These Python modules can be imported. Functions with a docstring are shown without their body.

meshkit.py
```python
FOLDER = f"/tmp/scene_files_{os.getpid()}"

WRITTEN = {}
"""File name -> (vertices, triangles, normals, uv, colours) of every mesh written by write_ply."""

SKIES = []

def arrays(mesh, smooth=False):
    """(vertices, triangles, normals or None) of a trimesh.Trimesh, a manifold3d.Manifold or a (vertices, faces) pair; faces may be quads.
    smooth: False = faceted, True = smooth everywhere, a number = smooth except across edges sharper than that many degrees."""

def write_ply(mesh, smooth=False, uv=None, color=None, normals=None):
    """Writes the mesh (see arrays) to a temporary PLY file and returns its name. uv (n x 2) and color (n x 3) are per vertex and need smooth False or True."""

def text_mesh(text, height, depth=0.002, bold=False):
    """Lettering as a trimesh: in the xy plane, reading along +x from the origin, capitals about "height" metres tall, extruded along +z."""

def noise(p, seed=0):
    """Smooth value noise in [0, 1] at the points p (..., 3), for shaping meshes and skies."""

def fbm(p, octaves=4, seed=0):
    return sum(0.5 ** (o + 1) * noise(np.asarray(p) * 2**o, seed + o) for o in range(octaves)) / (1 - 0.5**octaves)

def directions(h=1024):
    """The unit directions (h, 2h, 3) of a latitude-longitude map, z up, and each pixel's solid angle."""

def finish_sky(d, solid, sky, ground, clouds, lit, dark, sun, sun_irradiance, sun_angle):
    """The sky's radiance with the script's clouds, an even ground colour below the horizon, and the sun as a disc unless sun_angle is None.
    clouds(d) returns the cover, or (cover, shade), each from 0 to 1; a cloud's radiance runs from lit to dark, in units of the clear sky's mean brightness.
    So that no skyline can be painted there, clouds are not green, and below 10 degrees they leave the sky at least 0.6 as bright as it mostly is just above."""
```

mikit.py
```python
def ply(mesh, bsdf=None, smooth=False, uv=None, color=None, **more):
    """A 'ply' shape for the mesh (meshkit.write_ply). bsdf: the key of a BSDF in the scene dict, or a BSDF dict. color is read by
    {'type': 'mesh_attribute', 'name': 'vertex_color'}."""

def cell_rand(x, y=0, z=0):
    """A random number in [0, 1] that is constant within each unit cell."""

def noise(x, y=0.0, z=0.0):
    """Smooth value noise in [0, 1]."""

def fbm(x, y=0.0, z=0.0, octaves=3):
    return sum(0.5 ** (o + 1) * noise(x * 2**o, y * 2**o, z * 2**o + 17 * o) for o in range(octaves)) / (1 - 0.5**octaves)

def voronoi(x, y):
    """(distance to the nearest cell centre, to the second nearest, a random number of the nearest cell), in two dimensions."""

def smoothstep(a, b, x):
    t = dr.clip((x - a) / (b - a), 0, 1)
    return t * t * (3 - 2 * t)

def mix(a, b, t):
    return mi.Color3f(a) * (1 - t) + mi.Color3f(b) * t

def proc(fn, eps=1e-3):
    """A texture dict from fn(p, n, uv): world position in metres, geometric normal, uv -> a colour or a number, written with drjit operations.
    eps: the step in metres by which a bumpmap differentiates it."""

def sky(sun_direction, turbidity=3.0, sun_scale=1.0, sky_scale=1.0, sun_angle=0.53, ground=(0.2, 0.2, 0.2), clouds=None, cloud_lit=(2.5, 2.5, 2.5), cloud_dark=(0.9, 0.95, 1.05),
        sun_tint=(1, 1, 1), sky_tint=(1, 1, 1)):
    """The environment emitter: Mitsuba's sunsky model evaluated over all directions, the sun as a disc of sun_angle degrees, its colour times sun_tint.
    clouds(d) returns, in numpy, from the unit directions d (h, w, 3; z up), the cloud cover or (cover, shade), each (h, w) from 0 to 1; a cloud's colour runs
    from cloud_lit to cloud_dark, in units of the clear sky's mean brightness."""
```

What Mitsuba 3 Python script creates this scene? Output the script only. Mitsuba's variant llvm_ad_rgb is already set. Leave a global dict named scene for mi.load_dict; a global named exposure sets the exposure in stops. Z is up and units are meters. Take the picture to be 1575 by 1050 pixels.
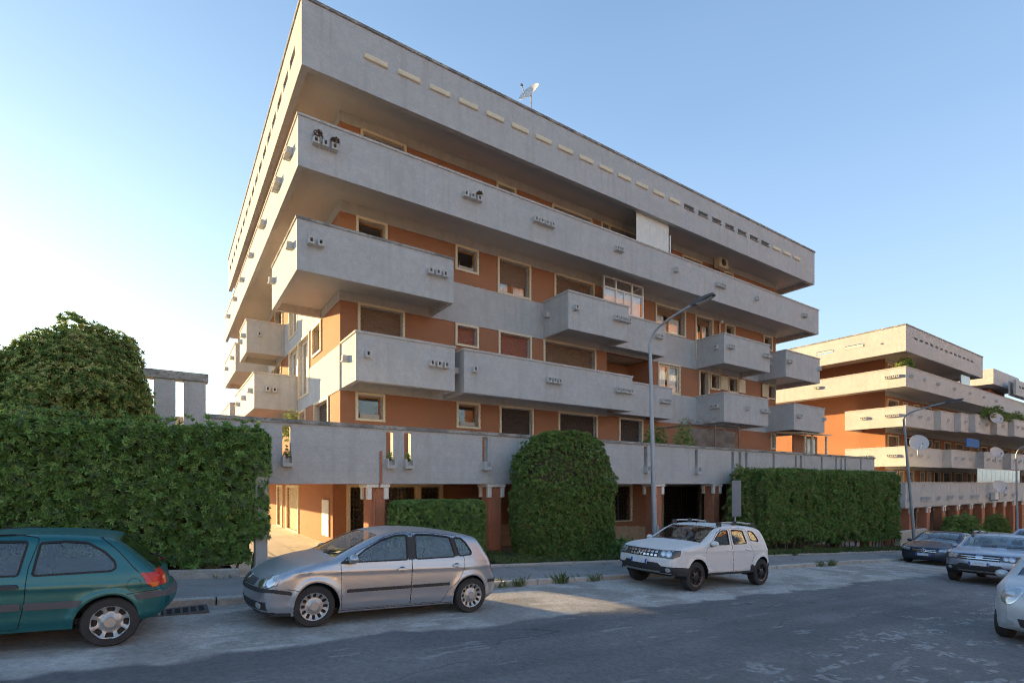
import math, numpy as np, trimesh, drjit as dr, mitsuba as mi, mikit, meshkit, shapely
from mikit import proc, noise, fbm, mix, smoothstep, cell_rand, voronoi
from shapely.geometry import Polygon, LineString, Point, box as sbox
from shapely.ops import unary_union
from scipy.spatial import Delaunay
from scipy.interpolate import LinearNDInterpolator
T = mi.ScalarTransform4f
scene, labels = {'type': 'scene'}, {}

# ---------------------------------------------------------------- camera, sky, exposure
EYE = [0, 0, 1.87]
FW = [0.5577, 0.8300, 0]
scene['camera'] = {'type': 'perspective', 'fov': 2 * math.degrees(math.atan(787.5 / 791.0)), 'fov_axis': 'x',
    'near_clip': 0.05, 'far_clip': 3000.0, 'principal_point_offset_x': 0.0, 'principal_point_offset_y': -0.2086,
    'to_world': T().look_at(origin=EYE, target=[EYE[0] + FW[0], EYE[1] + FW[1], EYE[2]], up=[0, 0, 1])}
SUN = [-0.40, 0.915, 0.185]
def veil(d):
    """thin even high haze, denser towards the horizon, with faint streaks"""
    el = np.degrees(np.arcsin(np.clip(d[..., 2], 0, 1)))
    n = meshkit.fbm(np.stack([d[..., 0] * 3, d[..., 1] * 3, d[..., 2] * 9], -1), 4)
    return np.clip(0.06 + 0.62 * np.exp(-el / 15.0) + 0.10 * (n - 0.5), 0, 1)
scene['sky'] = mikit.sky(SUN, turbidity=1.7, sun_scale=1.15, clouds=veil, cloud_lit=(0.95, 1.18, 1.55), sun_tint=(0.92, 1.0, 1.18), sky_tint=(0.98, 1.0, 1.08), sun_angle=0.6)
exposure = 3.82

# ---------------------------------------------------------------- materials
def rgb(c): return {'type': 'rgb', 'value': list(c)}
def mat(key, c, rough=0.7, two=True, **kw):
    b = {'type': 'principled', 'base_color': c if isinstance(c, dict) else rgb(c), 'roughness': rough, **kw}
    scene[key] = {'type': 'twosided', 'bsdf': b} if two else b
def bump(key, fn, scale, eps=2e-3):
    scene[key] = {'type': 'twosided', 'bsdf': {'type': 'bumpmap', 'arbitrary': proc(fn, eps), 'scale': scale, 'bsdf': scene[key]['bsdf']}}

def f_concrete(p, n, uv):
    h = p.x + p.y
    g = fbm(p.x * 1.1, p.y * 1.1, p.z * 1.1, 3)
    fine = noise(p.x * 38, p.y * 38, p.z * 38)
    streak = smoothstep(0.50, 0.82, fbm(h * 7.5, p.z * 0.35, 3.1, 4)) * (0.4 + 0.6 * noise(h * 0.7, p.z, 2.0))
    line = smoothstep(0.43, 0.5, dr.abs(p.z * 5.0 - dr.floor(p.z * 5.0) - 0.5)) * 0.5
    c = mix((0.40, 0.402, 0.402), (0.475, 0.476, 0.476), g)
    mot = fbm(p.x * 7, p.y * 7, p.z * 4, 4)
    c = c * (0.90 + 0.20 * fine) * (0.965 + 0.07 * smoothstep(0.3, 0.7, mot))
    c = mix(c, c * 0.86, line)
    return mix(c, (0.34, 0.335, 0.32), streak * 0.48)
mat('m_concrete', proc(f_concrete), 0.85)
def f_cap(p, n, uv):
    g = fbm(p.x * 3, p.y * 3, p.z * 3, 3); s = noise(p.x * 22, p.y * 22, p.z * 22)
    c = mix((0.20, 0.19, 0.18), (0.36, 0.345, 0.32), smoothstep(0.35, 0.65, g))
    return mix(c, (0.11, 0.105, 0.095), smoothstep(0.6, 0.8, s) * 0.7)
mat('m_cap', proc(f_cap), 0.9)
def f_capl(p, n, uv):
    g = fbm(p.x * 3, p.y * 3, p.z * 3, 3); s = noise(p.x * 25, p.y * 25, p.z * 25)
    return mix(mix((0.40, 0.38, 0.35), (0.52, 0.50, 0.47), g), (0.22, 0.21, 0.19), smoothstep(0.66, 0.85, s) * 0.6)
mat('m_cap_light', proc(f_capl), 0.9)
mat('m_soffit', proc(lambda p, n, uv: mix((0.44, 0.42, 0.39), (0.51, 0.49, 0.455), fbm(p.x * 0.9, p.y * 0.9, p.z, 3)) * (0.95 + 0.1 * noise(p.x * 20, p.y * 20, p.z * 20))), 0.9)
def f_orange(p, n, uv):
    g = fbm(p.x * 0.8, p.y * 0.8, p.z * 0.8, 3); fine = noise(p.x * 45, p.y * 45, p.z * 45)
    st = smoothstep(0.6, 0.85, fbm((p.x + p.y) * 3, p.z * 0.3, 1.0, 3))
    c = mix((0.305, 0.137, 0.074), (0.375, 0.170, 0.092), g) * (0.92 + 0.16 * fine)
    return mix(c, (0.30, 0.14, 0.075), st * 0.3)
mat('m_orange', proc(f_orange), 0.9)
def f_column(p, n, uv):
    return mix((0.36, 0.145, 0.085), (0.45, 0.19, 0.11), fbm(p.x * 6, p.y * 6, p.z * 2, 3)) * (0.85 + 0.3 * noise(p.x * 60, p.y * 60, p.z * 30))
mat('m_column', proc(f_column), 0.9)
mat('m_stone', proc(lambda p, n, uv: mix((0.40, 0.28, 0.18), (0.55, 0.42, 0.29), fbm(p.x * 5, p.y * 5, p.z * 7, 4)) * (0.85 + 0.3 * noise(p.x * 40, p.y * 40, p.z * 40))), 0.85)
mat('m_cream', (0.66, 0.58, 0.43), 0.7)
mat('m_white', (0.74, 0.72, 0.68), 0.6)
mat('m_trough', (0.47, 0.465, 0.455), 0.75)
mat('m_shutter', proc(lambda p, n, uv: mix((0.19, 0.115, 0.075), (0.25, 0.16, 0.11), noise(p.x * 3, p.y * 3, p.z * 18))), 0.6)
mat('m_shutter_red', (0.30, 0.115, 0.075), 0.6)
mat('m_shutter_dark', (0.075, 0.052, 0.042), 0.6)
mat('m_wood', (0.30, 0.14, 0.055), 0.5)
mat('m_dark', (0.03, 0.028, 0.027), 0.9)
mat('m_plaster', (0.42, 0.38, 0.32), 0.9)
mat('m_curtain', (0.7, 0.7, 0.68), 0.9)
mat('m_steel', proc(lambda p, n, uv: mix((0.30, 0.33, 0.37), (0.38, 0.41, 0.45), fbm(p.x * 5, p.y * 5, p.z * 3, 3))), 0.45, metallic=0.3)
mat('m_iron', (0.06, 0.045, 0.035), 0.6)
mat('m_dish', (0.52, 0.53, 0.54), 0.5)
mat('m_blue_sheet', (0.25, 0.42, 0.60), 0.5)
mat('m_blue_awning', (0.03, 0.12, 0.36), 0.7)
mat('m_sign_back', (0.17, 0.21, 0.26), 0.45, metallic=0.3)
scene['m_glass'] = {'type': 'thindielectric', 'int_ior': 1.65}
scene['m_carglass'] = {'type': 'thindielectric', 'int_ior': 1.7, 'specular_transmittance': rgb((0.55, 0.60, 0.60))}
scene['m_frosted'] = {'type': 'twosided', 'bsdf': {'type': 'principled', 'base_color': rgb((0.42, 0.50, 0.50)), 'roughness': 0.15, 'specular': 0.6}}

def f_ground(p, n, uv): return mix((0.16, 0.14, 0.10), (0.24, 0.21, 0.16), fbm(p.x, p.y, 0.0, 4))
mat('m_ground', proc(f_ground), 0.95)
def f_road(p, n, uv):
    x, y = p.x, p.y
    edge = 6.55 + 0.9 * (fbm(x * 0.55, y * 0.2, 5.0, 4) - 0.5) + 0.25 * (noise(x * 3.5, y * 3.5, 2.0) - 0.5)
    park = smoothstep(-0.10, 0.12, y - edge)
    grain = noise(x * 55, y * 55, 0.3)
    grain2 = noise(x * 140, y * 140, 1.3)
    big = fbm(x * 0.5, y * 0.9, 8.0, 4)
    wheel = fbm(x * 0.10, y * 1.9, 4.0, 3)
    dark = mix((0.105, 0.106, 0.110), (0.165, 0.165, 0.168), smoothstep(0.3, 0.7, 0.5 * big + 0.5 * wheel))
    lite = mix((0.26, 0.25, 0.232), (0.375, 0.362, 0.338), smoothstep(0.35, 0.65, fbm(x * 1.3, y * 1.3, 1.0, 4)))
    chalk = smoothstep(0.58, 0.72, fbm(x * 1.6, y * 4.5, 12.0, 5)) * smoothstep(5.9, 6.8, y)
    lite = mix(lite, (0.44, 0.43, 0.41), chalk * 0.6)
    near = smoothstep(4.1, 3.5, y + 0.8 * (fbm(x * 1.4, y * 1.4, 3.0, 3) - 0.5)) * smoothstep(2.0, 5.5, x)
    worn = smoothstep(0.56, 0.66, fbm(x * 2.2, y * 6.5, 21.0, 5)) * smoothstep(0.35, 0.6, noise(x * 14, y * 14, 6.0)) * near
    old = mix((0.10, 0.10, 0.105), (0.19, 0.185, 0.18), fbm(x * 2.2, y * 2.2, 31.0, 4))
    c = mix(dark, old, near * 0.75)
    c = mix(c, (0.42, 0.42, 0.42), worn * 0.38)
    # tar-filled cracks
    cr = dr.abs(fbm(x * 0.33 + 3.0, y * 0.75, 17.0, 4) - 0.5)
    crack = (1 - smoothstep(0.002, 0.012, cr)) * smoothstep(0.45, 0.6, noise(x * 0.8, y * 0.8, 3.0))
    c = mix(c, (0.045, 0.045, 0.048), crack * 0.4)
    scr = smoothstep(0.74, 0.80, fbm(x * 1.2, y * 7.0, 41.0, 4))
    c = mix(c, (0.30, 0.30, 0.305), scr * 0.4)
    c = mix(c, lite, park)
    peb = noise(x * 21, y * 21, 7.0)
    return c * (0.60 + 0.34 * grain + 0.2 * grain2 + 0.26 * peb)
mat('m_road', proc(f_road), 0.8, specular=0.35)
bump('m_road', lambda p, n, uv: noise(p.x * 70, p.y * 70, 0.1), 0.004, 4e-3)
def f_walk(p, n, uv):
    c = mix((0.17, 0.168, 0.165), (0.27, 0.262, 0.25), fbm(p.x * 1.2, p.y * 1.6, 2.0, 4))
    cr = 1 - smoothstep(0.003, 0.009, dr.abs(fbm(p.x * 0.6, p.y * 0.6, 9.0, 4) - 0.5))
    return mix(c, (0.08, 0.078, 0.07), cr * 0.6) * (0.8 + 0.4 * noise(p.x * 60, p.y * 60, 0.5))
mat('m_walk', proc(f_walk), 0.9)
mat('m_kerb', proc(lambda p, n, uv: mix((0.30, 0.285, 0.26), (0.46, 0.44, 0.40), fbm(p.x * 4, p.y * 4, p.z * 4, 4)) * (0.8 + 0.4 * noise(p.x * 50, p.y * 50, p.z * 50))), 0.9)
mat('m_paving', proc(lambda p, n, uv: mix((0.60, 0.55, 0.47), (0.72, 0.66, 0.58), fbm(p.x * 2, p.y * 2, 0.0, 4)) * (0.88 + 0.24 * noise(p.x * 50, p.y * 50, 0.5))), 0.8)
mat('m_soil', proc(lambda p, n, uv: mix((0.055, 0.060, 0.025), (0.13, 0.11, 0.06), fbm(p.x * 5, p.y * 5, 0.0, 4))), 0.95)
mat('m_bark', proc(lambda p, n, uv: mix((0.08, 0.06, 0.045), (0.17, 0.135, 0.10), fbm(p.x * 14, p.y * 14, p.z * 3, 3))), 0.95)
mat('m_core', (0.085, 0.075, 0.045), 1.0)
mat('m_post', proc(lambda p, n, uv: mix((0.34, 0.33, 0.32), (0.5, 0.49, 0.47), fbm(p.x * 5, p.y * 5, p.z * 2, 3))), 0.85)
scene['m_leaf'] = {'type': 'principledthin', 'base_color': {'type': 'mesh_attribute', 'name': 'vertex_color'}, 'roughness': 0.45, 'diff_trans': 0.5, 'spec_trans': 0.0}
mat('m_grass', {'type': 'mesh_attribute', 'name': 'vertex_color'}, 0.7)
# cars
def paint(key, c, metal=0.0, rough=0.35, coat=1.0): mat(key, c, rough, metallic=metal, clearcoat=coat, clearcoat_gloss=0.97)
paint('m_teal', (0.010, 0.128, 0.140), 0.45, 0.34)
paint('m_silver', (0.46, 0.49, 0.53), 0.75, 0.33)
paint('m_whitecar', (0.66, 0.66, 0.65), 0.0, 0.35)
paint('m_navy', (0.035, 0.05, 0.085), 0.5, 0.3)
paint('m_bluegrey', (0.36, 0.41, 0.50), 0.7, 0.3)
paint('m_lightblue', (0.33, 0.45, 0.62), 0.5, 0.32)
paint('m_tan', (0.20, 0.15, 0.12), 0.5, 0.3)
paint('m_pale', (0.50, 0.52, 0.54), 0.3, 0.35)
mat('m_tyre', proc(lambda p, n, uv: mix((0.022, 0.022, 0.024), (0.05, 0.048, 0.046), fbm(p.x * 9, p.y * 9, p.z * 9, 3))), 0.85)
mat('m_rim', (0.48, 0.47, 0.45), 0.38, metallic=0.6)
mat('m_rim_dark', (0.10, 0.09, 0.09), 0.35, metallic=0.7)
mat('m_plastic', (0.030, 0.031, 0.034), 0.55)
mat('m_plastic_grey', (0.085, 0.085, 0.095), 0.55)
mat('m_rubber', (0.012, 0.012, 0.013), 0.6)
mat('m_seat', (0.05, 0.05, 0.055), 0.9)
mat('m_chrome', (0.75, 0.75, 0.76), 0.12, metallic=1.0)
mat('m_red', (0.55, 0.02, 0.018), 0.12, clearcoat=1.0)
mat('m_amber', (0.75, 0.20, 0.03), 0.12, clearcoat=1.0)
mat('m_lamp', (0.50, 0.53, 0.56), 0.10, metallic=0.55, clearcoat=1.0)
mat('m_lampdark', (0.07, 0.075, 0.085), 0.12, clearcoat=1.0)
mat('m_plate', (0.62, 0.66, 0.72), 0.4)
mat('m_plateblue', (0.02, 0.09, 0.40), 0.4)

# ---------------------------------------------------------------- helpers
taken = {}
def numbered(name):
    k = taken.get(name, -1) + 1; taken[name] = k
    return name if k == 0 else f'{name}_{k:03d}'
def put(name, mesh, m, parent=None, smooth=False, color=None, label=None, kind=None, tw=None):
    key = numbered((parent + '__' if parent else '') + name)
    d = mesh if isinstance(mesh, dict) else mikit.ply(mesh, m, smooth=smooth, color=color)
    if tw is not None: d = {**d, 'to_world': tw}
    scene[key] = d
    if label or kind:
        labels[key] = {**({'label': label} if label else {}), **({'kind': kind} if kind else {})}
    return key
def thing(name, label, cat, group=None):
    key = numbered(name); labels[key] = {'label': label, 'category': cat}
    if group: labels[key]['group'] = group
    return key
class MB:
    def __init__(s): s.v, s.f, s.n = [], [], 0
    def add(s, v, f):
        v = np.asarray(v, float); s.v.append(v); s.f.append(np.asarray(f, int) + s.n); s.n += len(v); return s
    def mesh(s, m): return s.add(m.vertices, m.faces)
    def box(s, x0, x1, y0, y1, z0, z1):
        x0, x1 = sorted((x0, x1)); y0, y1 = sorted((y0, y1)); z0, z1 = sorted((z0, z1))
        v = [(x, y, z) for x in (x0, x1) for y in (y0, y1) for z in (z0, z1)]
        return s.add(v, [[0, 1, 3], [0, 3, 2], [4, 6, 7], [4, 7, 5], [0, 4, 5], [0, 5, 1], [2, 3, 7], [2, 7, 6], [0, 2, 6], [0, 6, 4], [1, 5, 7], [1, 7, 3]])
    def cbox(s, x0, x1, y0, y1, z0, z1, b=0.02):
        v = []
        for sx in (0, 1):
            for sy in (0, 1):
                for sz in (0, 1):
                    c = np.array([(x0, x1)[sx], (y0, y1)[sy], (z0, z1)[sz]]); i = np.array([1 - 2 * sx, 1 - 2 * sy, 1 - 2 * sz]) * b
                    for a in range(3):
                        q = c + i; q[a] = c[a]; v.append(q)
        h = trimesh.convex.convex_hull(np.array(v)); return s.add(h.vertices, h.faces)
    def cyl(s, p0, p1, r0, r1=None, n=14):
        r1 = r0 if r1 is None else r1
        p0, p1 = np.array(p0, float), np.array(p1, float); d = (p1 - p0) / np.linalg.norm(p1 - p0)
        a = np.cross(d, [0, 0, 1.0] if abs(d[2]) < .9 else [1.0, 0, 0]); a /= np.linalg.norm(a); b = np.cross(d, a)
        t = np.arange(n) * 2 * np.pi / n; ring = np.cos(t)[:, None] * a + np.sin(t)[:, None] * b
        v = np.vstack([p0 + r0 * ring, p1 + r1 * ring, [p0, p1]]); f = []
        for i in range(n):
            j = (i + 1) % n; f += [[i, j, n + j], [i, n + j, n + i], [2 * n, j, i], [2 * n + 1, n + i, n + j]]
        return s.add(v, f)
    def tube(s, pts, r, n=10):
        pts = np.array(pts, float); t = np.gradient(pts, axis=0); t /= np.linalg.norm(t, axis=1, keepdims=True)
        a = np.cross(t, [0.13, 0.21, 0.97]); a /= np.linalg.norm(a, axis=1, keepdims=True) + 1e-9; b = np.cross(t, a)
        an = np.arange(n) * 2 * np.pi / n; r = np.broadcast_to(r, (len(pts),))
        v = pts[:, None] + r[:, None, None] * (np.cos(an)[None, :, None] * a[:, None] + np.sin(an)[None, :, None] * b[:, None])
        f = []
        for i in range(len(pts) - 1):
            for k in range(n):
                l = (k + 1) % n; f += [[i * n + k, (i + 1) * n + l, i * n + l], [i * n + k, (i + 1) * n + k, (i + 1) * n + l]]
        return s.add(v.reshape(-1, 3), f)
    def ext(s, poly, z0, z1):
        for g in getattr(poly, 'geoms', [poly]):
            if g.area < 1e-6: continue
            m = trimesh.creation.extrude_polygon(g, z1 - z0, engine='earcut'); m.apply_translation([0, 0, z0]); s.mesh(m)
        return s
    def wall(s, poly, axis, plane, th):
        """polygon in (u, z) extruded inwards from the outer face: axis 'y' faces -Y (u = X), axis 'x' faces -X (u = Y)"""
        for g in getattr(poly, 'geoms', [poly]):
            if g.area < 1e-6: continue
            m = trimesh.creation.extrude_polygon(g, th, engine='earcut'); v = np.array(m.vertices); f = np.array(m.faces)
            if axis == 'y': w = np.stack([v[:, 0], plane + th - v[:, 2], v[:, 1]], 1); s.add(w, f)
            else: w = np.stack([plane + v[:, 2], v[:, 0], v[:, 1]], 1); s.add(w, f)
        return s
    def m(s): return trimesh.Trimesh(np.vstack(s.v), np.vstack(s.f), process=False)
def gz(x): return -0.057 * np.clip(x, -30, 160)

# ================================================================ SETTING
def sheet(xs, ys, dz=0.0):
    X, Y = np.meshgrid(xs, ys, indexing='ij'); v = np.stack([X, Y, gz(X) + dz], -1).reshape(-1, 3); ny = len(ys)
    i, j = np.meshgrid(np.arange(len(xs) - 1), np.arange(ny - 1), indexing='ij'); a = (i * ny + j).ravel()
    return trimesh.Trimesh(v, np.vstack([np.stack([a, a + ny, a + ny + 1], 1), np.stack([a, a + ny + 1, a + 1], 1)]), process=False)
XS = np.r_[-900, -300, -100, np.arange(-30, 161, 5), 300, 900]
put('ground', sheet(XS, np.array([-900., -200, -40, 0, 20, 60, 200, 900]), -0.02), 'm_ground', kind='structure')
put('road', sheet(XS[2:-2], np.array([-7.0, 0, 3, 5, 7, 9.31]), 0.0), 'm_road', kind='structure')
KY, WY = 9.30, 11.42
rng = np.random.default_rng(5)
sw = put('pavement', sheet(XS[2:-2], np.array([KY + 0.14, 10.3, WY]), 0.105), 'm_walk', kind='structure')
for i in range(62):
    x = -3.4 + i * 0.9
    if x > 52: break
    jz, jy = rng.normal(0, .008), rng.normal(0, .008)
    mb = MB().cbox(-0.44, 0.44, KY - 0.005 + jy, KY + 0.15, -0.12, 0.115 + jz, 0.018)
    tw = T().translate([x, 0, gz(x)]).rotate([0, 1, 0], math.degrees(math.atan(0.057)))
    put('kerb_stone', mb.m(), 'm_kerb', sw, tw=tw)
lawn_l = put('planting_bed', sheet(np.arange(-14, 1.61, 1.0), np.array([WY + .12, 13.4]), 0.10), 'm_soil', kind='structure', label='soil bed under the left hedge')
lawn = put('lawn', sheet(np.arange(4.8, 36, 1.0), np.array([WY + .12, 13.4]), 0.10), 'm_soil', kind='structure')
put('yard', sheet(np.arange(-30, 50, 2.0), np.array([13.4, 15, 18, 24, 40, 60]), 0.07), 'm_walk', kind='structure')
low_kerb = MB()
def edging(parent, x0, x1, h):
    n = int((x1 - x0) / 1.25)
    for i in range(n):
        x = x0 + (i + .5) * (x1 - x0) / n; L = (x1 - x0) / n / 2 - .006
        mb = MB().cbox(-L, L, WY - .02, WY + .13, -0.1, h + rng.normal(0, .008), 0.015)
        put('edging_stone', mb.m(), 'm_kerb', parent, tw=T().translate([x, 0, gz(x)]).rotate([0, 1, 0], math.degrees(math.atan(0.057))))
edging(lawn_l, -6, 1.2, 0.27); edging(lawn, 4.9, 34.9, 0.16)
pas = put('passage', sheet(np.array([1.2, 3.0, 4.6, 4.9]), np.array([WY - .02, 13, 16, 20, 26, 40]), 0.085), 'm_paving', kind='structure')
for i in range(4):
    for j in range(18):
        x0, y0 = 1.62 + i * 0.70, WY + .02 + j * 0.9
        if x0 + .7 > 4.42 and y0 > 16: continue
        mb = MB().cbox(x0 + .004, x0 + .696, y0 + .004, y0 + .896, -0.05, 0.0, 0.006)
        z = float(gz(x0 + .35)) + 0.117 + rng.normal(0, .002)
        put('paving_slab', mb.m(), 'm_paving', pas, tw=T().translate([0, 0, z]))

# ================================================================ MAIN BUILDING
B = thing('apartment_building', 'large orange and pale grey concrete apartment block behind the three nearest parked cars', 'apartment building')
FY, LX, RX = 17.7, 4.88, 32.0            # wall planes
PY = 16.0                                # parapet plane
def pu(name, mb, m, parent=B, **k): return put(name, mb.m() if isinstance(mb, MB) else mb, m, parent, **k)
# --- windows: (u0,u1,z0,z1,type)
WF = [
 (5.5, 6.45, 10.2, 11.02, 'dark'), (9.33, 10.2, 10.22, 11.02, 'grille'), (11.26, 12.76, 9.72, 11.05, 'half'), (14.2, 16.4, 8.75, 11.05, 'shut'),
 (20.78, 23.0, 9.74, 11.02, 'wood'), (24.0, 25.4, 8.75, 11.02, 'wood'), (26.7, 27.5, 10.3, 10.98, 'dark'), (30.65, 31.5, 10.25, 10.98, 'dark'),
 (5.56, 7.1, 6.0, 8.05, 'shut'), (9.33, 10.2, 7.3, 8.0, 'shutr'), (11.3, 12.8, 6.9, 8.05, 'shutr'), (13.6, 16.5, 5.65, 8.05, 'shut'),
 (20.97, 22.55, 6.62, 8.05, 'mirror'), (24.33, 25.05, 5.65, 8.05, 'dark'), (25.32, 26.05, 7.25, 8.0, 'leafr'), (26.98, 27.8, 7.25, 8.0, 'leafr'), (31.1, 31.85, 7.25, 8.0, 'leafl'),
 (5.48, 6.36, 4.14, 4.95, 'grille'), (9.38, 10.27, 4.12, 4.98, 'grille'), (11.35, 12.9, 2.45, 5.0, 'shutd'), (14.42, 16.6, 2.45, 5.0, 'shutd'), (18.17, 19.67, 2.45, 5.0, 'shutd'),
 (25.65, 26.5, 2.45, 5.02, 'dark'), (31.48, 32 - .15, 4.12, 4.98, 'dark'),
 (5.66, 7.16, 13.2, 14.08, 'shut'), (11.21, 12.0, 13.1, 14.05, 'dark'), (14.07, 16.25, 11.9, 14.02, 'shut'), (17.0, 17.4, 11.9, 14.1, 'dark'), (17.5, 19.9, 12.3, 14.1, 'dark'), (22.9, 24.4, 12.2, 14.0, 'shut'), (26.6, 27.3, 13.2, 14.0, 'dark')]
WL = [(20.26, 21.5, 6.98, 8.0, 'dark'), (22.2, 24.15, 5.65, 8.05, 'pane'), (24.35, 26.3, 5.65, 8.05, 'pane'), (19.2, 21.2, 2.45, 4.95, 'shutd'), (22.9, 24.1, 2.45, 4.95, 'dark'),
 (24.5, 26.2, 8.75, 11.0, 'pane'), (28.0, 30.0, 8.75, 11.0, 'shut'), (28.5, 30.5, 5.65, 8.05, 'shut'), (22.0, 24.0, 11.9, 14.0, 'shut'), (29.0, 31.0, 11.9, 14.0, 'dark')]
def holes(ws): return unary_union([sbox(a, c, b, d) for a, b, c, d, _ in ws])
def lbox(mb, axis, plane, u0, u1, n0, n1, z0, z1):
    if axis == 'y': mb.box(u0, u1, plane - n1, plane - n0, z0, z1)
    else: mb.box(plane - n1, plane - n0, u0, u1, z0, z1)
    return mb
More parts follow.
